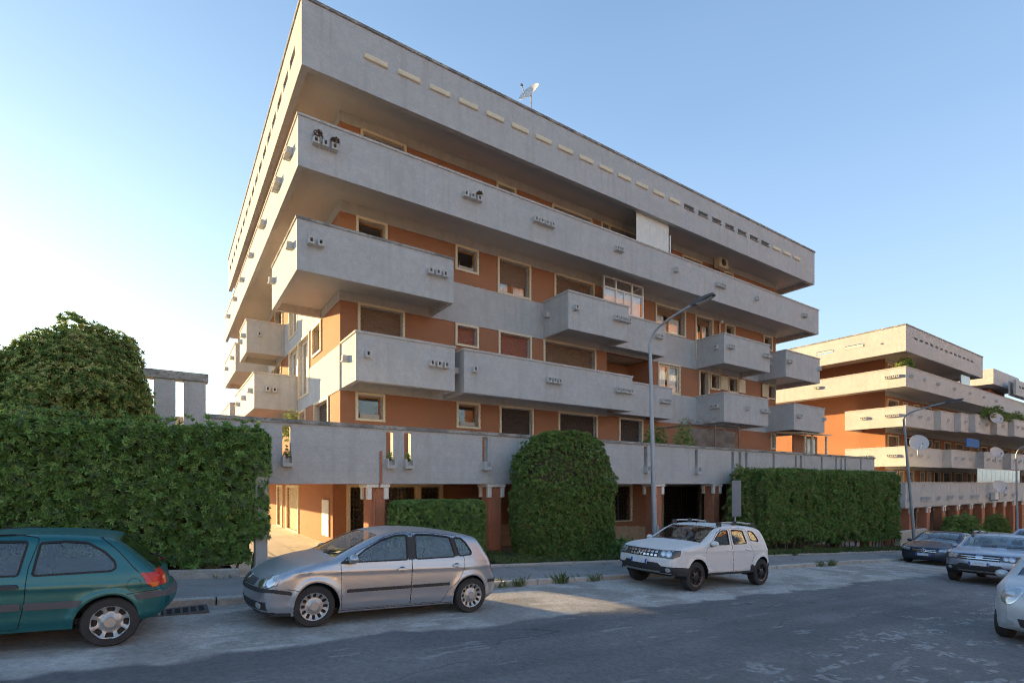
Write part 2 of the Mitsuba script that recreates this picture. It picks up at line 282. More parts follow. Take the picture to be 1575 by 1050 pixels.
def window(parent, axis, plane, u0, u1, z0, z1, ty, depth=0.24):
    # surround in cream stone
    mb = MB(); fr = 0.085
    ring = sbox(u0 - fr, z0 - fr, u1 + fr, z1 + fr).difference(sbox(u0, z0, u1, z1)); mb.wall(ring, axis, plane - 0.055, 0.11)
    w = put('window', mb.m(), 'm_cream', parent)
    L = lambda n0, n1, a0, a1, b0, b1, m=None: lbox(m or MB(), axis, plane, a0, a1, n0, n1, b0, b1)
    mb = MB(); L(-depth, -0.055, u0, u0 + .012, z0, z1, mb); L(-depth, -0.055, u1 - .012, u1, z0, z1, mb); L(-depth, -0.055, u0, u1, z1 - .012, z1, mb); L(-depth, -0.055, u0, u1, z0, z0 + .012, mb)
    put('reveal', mb.m(), 'm_concrete', w)
    def shutter(a, b, c, d, m, n=-0.17):
        mb = MB(); k = max(3, int((d - c) / 0.055)); h = (d - c) / k
        for i in range(k):
            zc = c + i * h
            if axis == 'y':
                v = [(a, plane - n, zc), (b, plane - n, zc), (b, plane - n - .014, zc + h * .5), (a, plane - n - .014, zc + h * .5), (b, plane - n, zc + h * .94), (a, plane - n, zc + h * .94), (b, plane - n + .01, zc + h), (a, plane - n + .01, zc + h)]
            else:
                v = [(plane - n, a, zc), (plane - n, b, zc), (plane - n - .014, b, zc + h * .5), (plane - n - .014, a, zc + h * .5), (plane - n, b, zc + h * .94), (plane - n, a, zc + h * .94), (plane - n + .01, b, zc + h), (plane - n + .01, a, zc + h)]
            mb.add(v, [[0, 1, 2], [0, 2, 3], [3, 2, 4], [3, 4, 5], [5, 4, 6], [5, 6, 7]])
        put('shutter', mb.m(), m, w)
    def casement(a, b, c, d, m='m_wood', leaves=2, n=-0.2, curtain=True):
        mb = MB(); t = .06
        for i in range(leaves):
            p, q = a + (b - a) * i / leaves, a + (b - a) * (i + 1) / leaves
            L(n - .03, n + .02, p, p + t, c, d, mb); L(n - .03, n + .02, q - t, q, c, d, mb); L(n - .03, n + .02, p + t, q - t, c, c + t, mb); L(n - .03, n + .02, p + t, q - t, d - t, d, mb)
            mg = MB()
            (mg.add([(p + t, plane - n, c + t), (q - t, plane - n, c + t), (q - t, plane - n, d - t), (p + t, plane - n, d - t)], [[0, 1, 2], [0, 2, 3]]) if axis == 'y' else
             mg.add([(plane - n, p + t, c + t), (plane - n, q - t, c + t), (plane - n, q - t, d - t), (plane - n, p + t, d - t)], [[0, 2, 1], [0, 3, 2]]))
            put('pane', mg.m(), 'm_glass', w)
        put('casement', mb.m(), m, w)
        if curtain:
            k = 40; us = np.linspace(a + .04, b - .04, k); off = 0.02 * np.sin(us * 55) + 0.012 * np.sin(us * 131)
            off += 0; mid = (a + b) / 2; keep = np.abs(us - mid) > (b - a) * 0.07
            v, f = [], []
            for i, u in enumerate(us):
                nn = n - .12 + off[i]
                for zz in (c + .05, d - .03): v.append((u, plane - nn, zz) if axis == 'y' else (plane - nn, u, zz))
                if i and keep[i] and keep[i - 1]: f += [[2 * i - 2, 2 * i, 2 * i + 1], [2 * i - 2, 2 * i + 1, 2 * i - 1]]
            put('curtain', trimesh.Trimesh(v, f, process=False), 'm_curtain', w)
    if ty in ('shut', 'shutr', 'shutd'):
        shutter(u0 + .012, u1 - .012, z0 + .012, z1 - .012, {'shut': 'm_shutter', 'shutr': 'm_shutter_red', 'shutd': 'm_shutter_dark'}[ty])
    elif ty == 'half':
        zm = z0 + (z1 - z0) * .33
        shutter(u0 + .012, u1 - .012, zm, z1 - .012, 'm_shutter'); casement(u0 + .012, u1 - .012, z0 + .012, z1 - .05, curtain=True)
    elif ty == 'wood':
        shutter(u0 + .012, u1 - .012, z1 - .28, z1 - .012, 'm_shutter'); casement(u0 + .012, u1 - .012, z0 + .012, z1 - .3)
    elif ty == 'mirror':
        casement(u0 + .012, u1 - .012, z0 + .012, z1 - .012, 'm_cream', 2, -0.05)
    elif ty == 'pane':
        casement(u0 + .012, u1 - .012, z0 + .012, z1 - .012, 'm_white', 2, -0.14)
    else:
        casement(u0 + .012, u1 - .012, z0 + .012, z1 - .012, 'm_wood', 1 if u1 - u0 < 1.2 else 2, curtain=False)
        if ty == 'grille':
            mb = MB(); L(-.15, -.06, u0 + .1, u1 - .1, z0 + .02, z0 + (z1 - z0) * .2, mb)
            for u in (u0 + .14, u1 - .16): L(-.10, -.085, u, u + .02, z0 + (z1 - z0) * .2, z0 + (z1 - z0) * .36, mb)
            put('flower_box', mb.m(), 'm_cap_light', w)
        if ty in ('leafr', 'leafl'):
            a = u1 + .1 if ty == 'leafr' else u0 - .75
            mb = MB(); L(.06, .10, a, a + .62, z0 - .02, z1 + .02, mb)
            for i in range(9): zz = z0 + .06 + i * (z1 - z0 - .1) / 9; L(.10, .112, a + .06, a + .56, zz, zz + .045, mb)
            put('shutter_leaf', mb.m(), 'm_cream', w)
    return w
# front wall: orange bands and grey spandrels (grey stands 3 cm proud); recessed loggia on the second floor
def band(ws, a, b, z0, z1): return sbox(a, z0, b, z1).difference(holes(ws))
log = sbox(17.3, 4.0, 20.3, 8.1)
mb = MB().wall(band(WF, LX, RX, 8.1, 14.6).difference(sbox(LX, 8.1, RX, 8.11)), 'y', FY, .24); pu('wall', mb, 'm_orange')
mb = MB().wall(band(WF, LX, RX, 1.87, 8.1).difference(sbox(17.3, 5.1, 20.3, 8.1)), 'y', FY, .24); pu('wall', mb, 'm_orange')
pu('loggia_wall', MB().box(17.3, 20.3, 19.2, 19.3, 5.1, 8.1).box(17.2, 17.3, FY + .24, 19.3, 5.1, 8.1).box(20.3, 20.4, FY + .24, 19.3, 5.1, 8.1), 'm_orange')
mb = MB().wall(band(WL, FY + .0, 37, 1.87, 14.6), 'x', LX, .24); pu('wall', mb, 'm_orange')
mb = MB().box(RX - .24, RX, FY + .24, 37, 1.87, 14.6).box(LX + .24, RX, 36.76, 37, 1.87, 14.6); pu('wall', mb, 'm_orange')
pu('inner_wall', MB().box(LX + 4.5, RX - 3, FY + 4.5, 33, 1.9, 14.5), 'm_plaster')
pu('floor_slab', MB().box(LX + .1, RX - .1, FY + .2, 36.8, 5.12, 5.3).box(LX + .1, RX - .1, FY + .2, 36.8, 8.17, 8.35).box(LX + .1, RX - .1, FY + .2, 36.8, 11.22, 11.4).box(LX + .1, RX - .1, FY + .2, 36.8, 14.45, 14.6), 'm_plaster')
for z0, z1, gaps in ((8.1, 9.64, []), (5.05, 6.58, [(17.3, 20.3)]), (11.1, 12.6, []), (14.14, 14.6, []), (1.87, 2.3, [])):
    g = band(WF, LX - .03, RX + .03, z0, z1)
    for w in WF:
        if w[2] < z1 and w[3] > z0: g = g.difference(sbox(w[0] - .1, w[2] - .1, w[1] + .1, w[3] + .1))
    for a, b in gaps: g = g.difference(sbox(a, z0 - .1, b, z1 + .1))
    pu('spandrel', MB().wall(g, 'y', FY - .03, .028), 'm_concrete')
    g = band(WL, FY - .03, 37, z0, z1)
    for w in WL:
        if w[2] < z1 and w[3] > z0: g = g.difference(sbox(w[0] - .1, w[2] - .1, w[1] + .1, w[3] + .1))
    pu('spandrel', MB().wall(g, 'x', LX - .03, .028), 'm_concrete')
for w in WF: window(B, 'y', FY, *w)
for w in WL: window(B, 'x', LX, *w)

# --- planter troughs that stick out of the parapets
def tm(x, y, z): return trimesh.transformations.translation_matrix((x, y, z))
tr = trimesh.boolean.difference([trimesh.creation.box((.20, .24, .21)), trimesh.creation.box((.10, .2, .14), tm(0, -.05, .0))], engine='manifold')
tr = trimesh.util.concatenate([tr, trimesh.creation.box((.24, .27, .035), tm(0, -.015, -.123))])
tr2 = trimesh.boolean.difference([trimesh.creation.box((.24, .24, .26)), trimesh.creation.box((.17, .2, .22), tm(0, -.06, .07))], engine='manifold')
tr.apply_scale([.84, .80, .84]); TR = mikit.ply(tr, 'm_trough'); TR2 = mikit.ply(tr2, 'm_trough'); SOIL = mikit.ply(trimesh.creation.box((.088, .02, .12), tm(0, .03, 0)), 'm_soil')
def trough(parent, x, y, z, side='y', d=TR):
    tw = T().translate([x, y - .075, z]) if side == 'y' else T().translate([x - .085, y, z]).rotate([0, 0, 1], -90)
    if d is TR: put('trough_soil', SOIL, None, parent, tw=tw)
    return put('planter_trough', d, None, parent, tw=tw)
def troughs(parent, c, n, z, side, plane, sp=0.27):
    for i in range(n):
        u = c + (i - (n - 1) / 2) * sp
        trough(parent, *((u, plane, z) if side == 'y' else (plane, u, z)), side)
# --- balconies and parapets
def balcony(path, z0, z1, floor, cap='m_cap_light', th=0.16, parent=B, slab=True, lab=None):
    ln = LineString(path)
    inner = ln.buffer(th, single_sided=True, join_style=2)
    pa = put('balcony', MB().ext(inner, z0, z1 - .07).m(), 'm_concrete', parent, label=lab)
    capp = ln.buffer(-.035, single_sided=True, join_style=2).union(ln.buffer(th + .03, single_sided=True, join_style=2)).buffer(1e-4)
    put('cap', MB().ext(capp, z1 - .07, z1).m(), cap, pa)
    if slab: put('slab', MB().ext(Polygon(floor).difference(inner.buffer(.001)), z0 + .28, z0 + .46).m(), 'm_soffit', pa)
    return pa
# paths run so that the outer side is on the left (x grows along the front -> outside is -Y on the right); orientation handled by sign
def path_rev(p): return p
Z4, Z3, Z2 = (11.2, 12.75), (8.15, 9.72), (5.1, 6.66)
def bal(path, Z, floor, **k): return balcony(path, Z[0], Z[1], floor, **k)
# roof parapet and full-length terrace, each with left, front and right side
front4 = [(3.2, 38.6), (3.2, PY), (33.85, PY), (33.85, 36)]
f4 = bal([(x, y) for x, y in front4], Z4, [(3.2, 38.5), (3.2, PY), (33.85, PY), (33.85, 36), (RX, 36), (RX, FY - .03), (LX - .03, FY - .03), (LX - .03, 38.5)])
a3 = bal([(3.17, 20.3), (3.17, PY), (8.3, PY), (8.3, FY)], Z3, [(3.17, 20.3), (3.17, PY), (8.3, PY), (8.3, FY - .03), (LX - .03, FY - .03), (LX - .03, 20.3)], cap='m_cap')
pu('balcony_end', MB().box(3.17, LX, 20.14, 20.3, 8.15, 9.65), 'm_concrete')
b3 = bal([(13.5, FY), (13.5, PY), (16.97, PY), (16.97, 16.85), (20.45, 16.85), (20.45, FY)], Z3, [(13.5, FY - .03), (13.5, PY), (16.97, PY), (16.97, 16.85), (20.45, 16.85), (20.45, FY - .03)])
c3 = bal([(24.0, FY), (24.0, PY), (28.3, PY), (28.3, FY)], Z3, [(24.0, FY - .03), (24.0, PY), (28.3, PY), (28.3, FY - .03)])
d3 = bal([(30.0, FY), (30.0, PY), (34.0, PY), (34.0, 20.3), (RX, 20.3)], Z3, [(30.0, FY - .03), (30, PY), (34, PY), (34, 20.3), (RX, 20.3), (RX, FY - .03)])
a2 = bal([(LX + .02, FY), (LX + .02, PY), (8.35, PY), (8.35, FY)], Z2, [(LX + .02, FY - .03), (LX + .02, PY), (8.35, PY), (8.35, FY - .03)])
b2 = bal([(8.72, FY), (8.72, PY), (17.2, PY), (17.2, 16.85), (20.95, 16.85), (20.95, FY)], Z2, [(8.72, FY - .03), (8.72, PY), (17.2, PY), (17.2, 16.85), (20.95, 16.85), (20.95, FY - .03)])
c2 = bal([(24.0, FY), (24.0, PY), (28.15, PY), (28.15, FY)], Z2, [(24.0, FY - .03), (24.0, PY), (28.15, PY), (28.15, FY - .03)])
d2 = bal([(30.9, FY), (30.9, PY), (34.6, PY), (34.6, 20.3), (RX, 20.3)], Z2, [(30.9, FY - .03), (30.9, PY), (34.6, PY), (34.6, 20.3), (RX, 20.3), (RX, FY - .03)])
l3 = bal([(LX, 29.9), (3.15, 29.9), (3.15, 27.3), (LX, 27.3)], Z3, [(LX - .03, 29.9), (3.15, 29.9), (3.15, 27.3), (LX - .03, 27.3)])
l3b = bal([(LX, 38.5), (3.18, 38.5), (3.18, 32.3), (LX, 32.3)], Z3, [(LX - .03, 38.5), (3.18, 38.5), (3.18, 32.3), (LX - .03, 32.3)])
l2 = bal([(LX, 31.5), (3.1, 31.5), (3.1, 24.3), (LX, 24.3)], Z2, [(LX - .03, 31.5), (3.1, 31.5), (3.1, 24.3), (LX - .03, 24.3)])
l2b = bal([(LX, 40), (3.1, 40), (3.1, 34.3), (LX, 34.3)], Z2, [(LX - .03, 40), (3.1, 40), (3.1, 34.3), (LX - .03, 34.3)])
# trough groups (x, count) on fronts and left faces
for pa, z, lst in ((f4, 12.05, [(3.95, 3), (9.0, 3), (12.2, 4), (16.3, 2), (20.1, 1), (23.6, 3), (26.9, 1), (32.0, 2)]),
                   (a3, 9.05, [(3.68, 2), (7.65, 3)]), (b3, 9.05, [(13.85, 1), (16.5, 4)]), (c3, 9.05, [(24.5, 2), (27.9, 3)]), (d3, 9.05, [(30.3, 2), (33.8, 1)]),
                   (a2, 5.95, [(5.25, 1), (7.7, 3)]), (b2, 5.95, [(9.1, 1), (12.7, 3), (16.6, 4)]), (c2, 5.95, [(26.0, 1), (27.7, 3)]), (d2, 5.95, [(31.4, 2), (34.4, 1)])):
    for x, n in lst: troughs(pa, x, n, z, 'y', PY)
troughs(b3, 19.9, 2, 9.05, 'y', 16.85); troughs(b2, 20.4, 3, 5.95, 'y', 16.85)
for pa, X0, z, lst in ((f4, 3.2, 12.05, [(17.0, 2), (19.0, 3), (22.2, 2), (25.5, 1), (28.8, 1), (32.0, 1), (35.5, 1)]), (a3, 3.17, 9.05, [(16.6, 1), (19.8, 1)]), (b3, 13.5, 9.05, [(17.3, 1)]),
                       (c3, 24.0, 9.05, [(16.4, 1)]), (d3, 30.0, 9.05, [(16.9, 1)]), (a2, LX + .02, 5.95, [(16.9, 1)]), (b2, 8.72, 5.95, [(16.5, 1)]), (c2, 24.0, 5.95, [(16.5, 2)]),
                       (l3, 3.15, 9.05, [(27.9, 1), (29.2, 1)]), (l3b, 3.18, 9.05, [(33.2, 1), (36.5, 1)]), (l2, 3.1, 5.95, [(25.0, 1), (27.3, 1), (29.6, 1)])):
    for y, n in lst: troughs(pa, y, n, z, 'x', X0)
for x, n, pa, y, z in ((3.7, 1, l3, 27.3, 9.05), (3.75, 2, l2, 24.3, 5.95)): troughs(pa, x, n, z, 'y', y)
# roof parapet with slots
x0, x1, y1 = 3.3, 33.35, 37.5
slots = [5.53 + 1.115 * i for i in range(24)]
pol = sbox(x0, 14.2, x1, 16.17).difference(unary_union([sbox(s - .37, 15.22, s + .37, 15.38) for s in slots]))
lsl = [17.35 + 1.115 * i for i in range(18)]
poll = sbox(PY + .2, 14.2, y1, 16.17).difference(unary_union([sbox(s - .40, 15.14, s + .40, 15.44) for s in lsl]))
rp = put('roof_parapet', MB().wall(pol, 'y', PY, .2).wall(poll, 'x', x0, .2).box(x1 - .2, x1, PY + .2, y1, 14.2, 16.17).m(), 'm_concrete', B)
pu('attic_wall', MB().box(x0 + .6, x1 - .6, PY + .6, PY + .7, 14.62, 16.0).box(x0 + .6, x0 + .7, PY + .7, y1 - .5, 14.62, 16.0), 'm_concrete')
put('cap', MB().ext(sbox(x0 - .04, PY - .04, x1 + .04, y1).difference(sbox(x0 + .24, PY + .24, x1 - .24, y1 + .1)), 16.17, 16.26).m(), 'm_cap', rp)
pu('roof_slab', MB().ext(sbox(x0 + .2, PY + .2, x1 - .2, y1), 14.48, 14.62), 'm_soffit')
hood = mikit.ply(MB().cbox(-.385, .385, -.07, .06, -.085, .085, .02).m(), 'm_cream')
frm = mikit.ply(MB().box(-.39, .39, -.035, .02, .082, .105).box(-.39, .39, -.05, .02, -.115, -.082).m(), 'm_cap')
for i, s in enumerate(slots):
    if i < 14 or i > 20: put('vent_hood', hood, None, rp, tw=T().translate([s, PY, 15.3]))
    else: put('vent_slot', frm, None, rp, tw=T().translate([s, PY, 15.3]))
# F3 veranda glazing on the set-back balcony
ve = put('veranda', MB().m() if False else (lambda m: m.m())(MB()
    .box(16.3, 16.36, 16.86, 16.93, 9.72, 11.25).box(17.05, 17.12, 16.86, 16.93, 9.72, 11.25).box(18.1, 18.17, 16.86, 16.93, 9.72, 11.25).box(18.84, 18.9, 16.86, 16.93, 9.72, 11.25)
    .box(16.36, 18.84, 16.865, 16.925, 11.19, 11.25).box(16.36, 18.84, 16.865, 16.925, 10.72, 10.79).box(17.58, 17.64, 16.866, 16.924, 9.72, 10.72).box(16.36, 18.84, 16.865, 16.925, 9.72, 9.78)
    .box(18.84, 18.9, 16.93, FY, 11.19, 11.25)), 'm_white', B)
for a, b in ((16.36, 17.05), (17.12, 17.58), (17.64, 18.1), (18.17, 18.84)):
    for c, d in ((9.78, 10.72), (10.79, 11.19)):
        put('pane', trimesh.Trimesh([(a, 16.9, c), (b, 16.9, c), (b, 16.9, d), (a, 16.9, d)], [[0, 1, 2], [0, 2, 3]], process=False), 'm_glass', ve)
us = np.linspace(16.4, 18.8, 90)
put('curtain', trimesh.Trimesh(np.vstack([[(u, 17.02 + .02 * math.sin(u * 50), z) for z in (9.75, 10.75)] for u in us]), np.vstack([[[2 * i, 2 * i + 2, 2 * i + 3], [2 * i, 2 * i + 3, 2 * i + 1]] for i in range(89)]), process=False), 'm_curtain', ve)

pu('downpipe', MB().cyl((26.0, FY - .09, 9.72), (26.0, FY - .09, 10.95), .045).cyl((26.0, FY - .09, 8.2), (26.0, FY - .09, 9.7), .045), 'm_cream')
pu('wall_lamp', trimesh.Trimesh(trimesh.creation.icosphere(subdivisions=3).vertices * .11 + [26.0, FY - .22, 11.0], trimesh.creation.icosphere(subdivisions=3).faces), 'm_white', smooth=True)
# --- podium: deck, slotted parapet, columns, ground floor wall
sx = [2.44, 5.05, 5.57, 8.08, 10.0, 12.6, 15.24, 18.32, 20.89, 21.44, 21.94, 24.22, 26.26, 26.76, 28.9, 30.49, 31.09, 31.56, 33.49]
pod = sbox(0.75, 1.87, 35.3, 3.36).difference(unary_union([sbox(s - .1, 2.53, s + .1, 3.30) for s in sx]))
pp = put('podium_parapet', MB().wall(pod, 'y', 13.5, .2).m(), 'm_concrete', B, label='long pale grey parapet of the raised terrace with narrow slits')
put('cap', MB().box(0.75, 35.34, 13.45, 13.75, 3.36, 3.45).m(), 'm_cap', pp)
for s in sx: trough(pp, s, 13.5, 2.42, 'y', TR2)
pe = pu('podium_parapet', MB().box(2.2, 2.4, 17.6, 37, 1.87, 3.36).box(.75, 2.4, 17.4, 17.6, 1.87, 3.36).box(35.1, 35.3, 13.7, 37, 1.87, 3.36), 'm_concrete')
put('cap', MB().box(2.16, 2.44, 17.65, 37, 3.36, 3.44).box(.7, 2.44, 17.35, 17.65, 3.36, 3.44).box(35.06, 35.34, 13.75, 37, 3.36, 3.44).m(), 'm_cap', pe)
pu('terrace_deck', MB().box(.75, 2.4, 13.7, 17.6, 2.1, 2.28).box(2.4, 35.1, 13.7, 37, 2.1, 2.28), 'm_soffit')
GY, GX = 16.8, 4.4
WG = [(4.95, 5.5, -.2, 1.76, 'g'), (5.75, 7.2, -.25, 1.76, 'g'), (7.42, 8.15, .6, 1.76, 'g'), (16.4, 17.9, 0.2, 1.76, 'g'), (20.2, 23.1, -.9, 1.76, 'g'), (25.5, 27.0, -.5, 1.7, 'g'), (30, 32, -.6, 1.7, 'g')]
WGL = [(21.9, 24.2, -.05, 1.72, 'g'), (25.4, 26.6, -.05, 1.72, 'g')]
pu('ground_wall', MB().wall(band(WG, GX, 35.0, -2.3, 2.09), 'y', GY, .2).wall(band(WGL, GY + .2, 36, -1, 2.09), 'x', GX, .2), 'm_orange')
pu('inner_wall', MB().box(GX + 4.5, 34.5, GY + 5, 32, -2.2, 2.05), 'm_plaster')
pu('ground_wall', MB().box(34.8, 35.0, GY + .2, 36, -2.3, 2.09).box(GX + .2, 35, 35.8, 36, -2.3, 2.09), 'm_orange')
for j, (ws, ax, pl) in enumerate(((WG, 'y', GY), (WGL, 'x', GX))):
    for u0, u1, z0, z1, _ in ws:
        ring = sbox(u0 - .12, z0 - .05, u1 + .12, z1 + .1).difference(sbox(u0, z0, u1, z1))
        w = put('grille_door', MB().wall(ring, ax, pl - .05, .12).m(), 'm_cream', B)
        mb = MB(); n = max(4, int((u1 - u0) / .13))
        if ax == 'y':
            for i in range(n + 1): u = u0 + (u1 - u0) * i / n; lbox(mb, ax, pl, u - .008, u + .008, -.09, -.07, z0, z1)
            k = int((z1 - z0) / .16)
            for i in range(k): z = z0 + (i + .5) * (z1 - z0) / k; lbox(mb, ax, pl, u0, u1, -.105, -.091, z - .012, z + .012)
            for u in ([(u0 + u1) / 2] if u1 - u0 > 1 else []): lbox(mb, ax, pl, u - .04, u + .04, -.068, -.02, z0, z1)
        else:
            for i in range(2 * n + 1): u = u0 + (u1 - u0) * i / n / 2; lbox(mb, ax, pl, u - .014, u + .014, -.1, -.07, z0, z1)
            lbox(mb, ax, pl, u0, u1, -.12, -.101, z0, z0 + .06); lbox(mb, ax, pl, u0, u1, -.12, -.101, z1 - .06, z1)
        put('grille', mb.m(), 'm_iron' if ax == 'y' else 'm_cream', w)
# stone plinth of separate slabs
for i in range(34):
    a = 8.35 + i * .78
    if any(w[0] - .15 < a + .77 and w[1] + .15 > a and w[2] < .2 for w in WG): continue
    for r in range(2):
        zb = float(gz(a)) + .07 + r * .42
        pu('plinth_slab', MB().cbox(a + .004, a + .772, GY - .045 - rng.random() * .012, GY - .002, zb, zb + .414, .008), 'm_stone')
colx = [4.75 + 3.78 * i for i in range(9)]
capm = MB().cbox(-.33, .33, -.33, .33, -.10, 0, .015)
for sx_ in (-1, 1):
    for sy_ in (-1, 1): capm.cbox(min(sx_ * .30, sx_ * .17), max(sx_ * .30, sx_ * .17), min(sy_ * .30, sy_ * .17), max(sy_ * .30, sy_ * .17), -.42, -.09, .012)
capm = mikit.ply(capm.m(), 'm_white')
for cx_ in colx:
    zb = float(gz(cx_))
    col = pu('column', MB().cbox(cx_ - .235, cx_ + .235, 13.62, 14.09, zb - .1, 1.78, .03), 'm_column')
    put('capital', capm, None, col, tw=T().translate([cx_, 13.855, 1.87]))
    if abs(cx_ - colx[0]) < .1:
        put('downpipe', MB().cyl((cx_ + .05, 13.48, 2.75), (cx_ + .05, 13.48, 1.9), .035).tube([(cx_ + .05, 13.48, 1.95), (cx_ + .02, 13.55, 1.8), (cx_ - .1, 13.58, 1.6), (cx_ - .1, 13.58, zb)], .03).m(), 'm_column', col)
put('notice_board', MB().cbox(GX - .05, GX - .01, 17.15, 18.0, .15, 1.35, .01).m(), 'm_white', B, label='sunlit white panel on the passage wall')
# wing on the far left: portal frame with two broad pillars and lintel
pf = thing('portal_frame', 'tall grey concrete frame with dark lintel above the left hedge beside the round tree', 'concrete frame')
for a, b in ((.40, .93), (-.28, .21), (-1.7, -.78)):
    put('pillar', MB().cbox(a, b, 17.0, 17.3, -.1, 4.76, .012).m(), 'm_concrete', pf)
put('lintel', MB().box(-1.75, .99, 16.94, 17.4, 4.76, 4.98).m(), 'm_cap', pf)
gw = thing('garden_wall', 'low pale garden wall with dark coping seen between the pillars of the grey frame', 'wall')
put('wall_panel', MB().box(-9, .45, 18.3, 18.5, -.1, 3.75).m(), 'm_concrete', gw); put('coping', MB().box(-9, .45, 18.25, 18.55, 3.75, 3.87).m(), 'm_cap', gw)
# stair parapet linking both blocks
sp = thing('link_wall', 'short grey concrete wall joining the terraces of the two blocks behind the right hedge', 'wall')
put('wall_panel', MB().box(35.42, 39.8, 13.9, 14.1, .55, 2.62).m(), 'm_concrete', sp); put('coping', MB().box(35.42, 39.8, 13.86, 14.14, 2.62, 2.7).m(), 'm_cap_light', sp)
put('pier', MB().box(38.9, 39.8, 13.92, 14.4, -2.4, .55).m(), 'm_orange', sp)
put('low_wall', MB().cbox(36.5, 40.8, 12.6, 12.9, -2.5, -1.0, .02).m(), 'm_kerb', sp)

# ================================================================ SECOND BUILDING
B2 = thing('apartment_building', 'matching orange and cream apartment block farther down the street at the right edge', 'apartment building')
def bal2(path, z0, z1, floor): return balcony(path, z0, z1, floor, parent=B2, cap='m_cap_light')
q0 = 47.4
r2 = np.random.default_rng(11)
lv = {'2': (3.25, 4.8), '3': (6.35, 7.95), '4': (9.42, 10.98)}
F2Y = 18.4
# wall bands between parapets
W2 = []
x = q0 + 2.3
for zs, zt in ((10.0, 11.95), (7.0, 9.0), (3.9, 5.95), (1.0, 2.95)):
    x = q0 + 3.3
    while x < 92:
        w_ = float(r2.choice([.8, 1.0, 1.5, 2.1])); W2.append((x, x + w_, zs if w_ > .9 else zt - .95, zt, str(r2.choice(['shut', 'dark', 'wood', 'shutd'])))); x += w_ + r2.uniform(.8, 1.8)
put('wall', MB().wall(sbox(50.2, -5, 95, 12.4).difference(holes(W2)), 'y', F2Y, .24)  .box(50.2, 50.44, F2Y + .24, 37, -4, 12.4).m(), 'm_orange', B2)
put('inner_wall', MB().box(53, 92, F2Y + 4, 33, -4, 12.3).m(), 'm_plaster', B2)
put('floor_slab', MB().box(50.3, 95, F2Y + .2, 37, 6.4, 6.6).box(50.3, 95, F2Y + .2, 37, 9.5, 9.7).box(50.3, 95, F2Y + .2, 37, 3.3, 3.5).box(50.3, 95, F2Y + .2, 37, 12.3, 12.4).box(94.8, 95, F2Y + .24, 37, -4, 12.3).box(50.44, 95, 36.8, 37, -4, 12.3).m(), 'm_plaster', B2)
for w in W2: window(B2, 'y', F2Y, *w)
for z0, z1 in ((9.3, 9.9), (6.2, 6.85), (3.1, 3.75), (12.1, 12.4)):
    g = sbox(50.17, z0, 95, z1)
    for w in W2:
        if w[2] < z1 and w[3] > z0: g = g.difference(sbox(w[0] - .1, w[2] - .1, w[1] + .1, w[3] + .1))
    put('spandrel', MB().wall(g, 'y', F2Y - .03, .028).m(), 'm_concrete', B2)
g4 = bal2([(q0, 38), (q0, 16), (95, 16)], *lv['4'], [(q0, 38), (q0, 16), (95, 16), (95, F2Y - .03), (50.17, F2Y - .03), (50.17, 38)])
def zig(xs, Z, y0=16.0, st=.6):
    p = [(49, 20.3), (q0 - .0, 20.3), (q0, y0)]; y = y0
    for xx in xs: p += [(xx, y), (xx, y - st)]; y -= st
    p += [(95, y)]
    fl = p[1:] + [(95, F2Y - .03), (50.17, F2Y - .03), (50.17, 20.3)]
    return bal2(p[1:], *Z, fl), p
g3, p3 = zig([53.3, 56.4, 58.4, 62.6, 66.0], lv['3'], 16.0, .45)
g2, p2_ = zig([55.2, 61.4, 67.0], lv['2'], 16.0, .6)
put('balcony_end', MB().box(q0, 50.2, 20.14, 20.3, 6.35, 7.88).box(q0, 50.2, 20.14, 20.3, 3.25, 4.73).m(), 'm_concrete', B2)
for pa, z, pth in ((g3, 7.25, p3), (g2, 4.1, p2_)):
    for (xa, ya), (xb, yb) in zip(pth[2:], pth[3:]):
        if xb - xa > 1:
            for k in range(max(1, min(3, int((xb - xa) / 1.7)))): troughs(pa, xa + (k + .5) * min(xb - xa, 5.4) / max(1, min(3, int((xb - xa) / 1.7))), 1 + (k % 2), z, 'y', ya)
for x, n in ((48.3, 2), (51, 1), (54, 2), (58, 1), (62.0, 1), (66, 1), (70, 2)): troughs(g4, x, n, 10.3, 'y', 16.0)
for y, n in ((16.9, 4), (22.5, 2), (28.5, 3)): troughs(g4, y, n, 10.3, 'x', q0)
for y in (16.9, 18.9): troughs(g3, y, 4 if y < 18 else 2, 7.25, 'x', q0); troughs(g2, y, 3, 4.1, 'x', q0)
sl2 = [q0 + 2.0 + 1.12 * i for i in range(13)]; sl2l = [19.6 + 2.3 * i for i in range(7)]
rp2 = put('roof_parapet', MB().wall(sbox(q0, 12.15, 66, 14.15).difference(unary_union([sbox(s - .36, 13.25, s + .36, 13.45) for s in sl2])), 'y', 16, .2)
    .wall(sbox(16.2, 12.15, 37, 14.15).difference(unary_union([sbox(s - .7, 13.1, s + .7, 13.4) for s in sl2l])), 'x', q0, .2).box(65.8, 66, 16.2, 37, 12.15, 14.15).m(), 'm_concrete', B2)
put('cap', MB().ext(sbox(q0 - .04, 15.96, 66.04, 37).difference(sbox(q0 + .24, 16.24, 65.76, 38)), 14.15, 14.24).m(), 'm_cap', rp2)
put('roof_slab', MB().ext(sbox(q0 + .2, 16.2, 65.8, 37), 12.42, 12.56).m(), 'm_soffit', B2)
put('attic_wall', MB().box(q0 + .6, 65.4, 16.7, 16.8, 12.57, 13.9).m(), 'm_concrete', B2)
put('vent_frame', MB().box(q0 - .06, q0, 17.6, 17.7, 13, 13.1).m(), 'm_cap', B2)
for i, s in enumerate(sl2l):
    if i < 4: put('vent_hood', MB().cbox(q0 - .05, q0 + .04, s - .68, s + .68, 13.18 if i % 2 else 13.12, 13.32, .015).m(), 'm_cream', rp2)
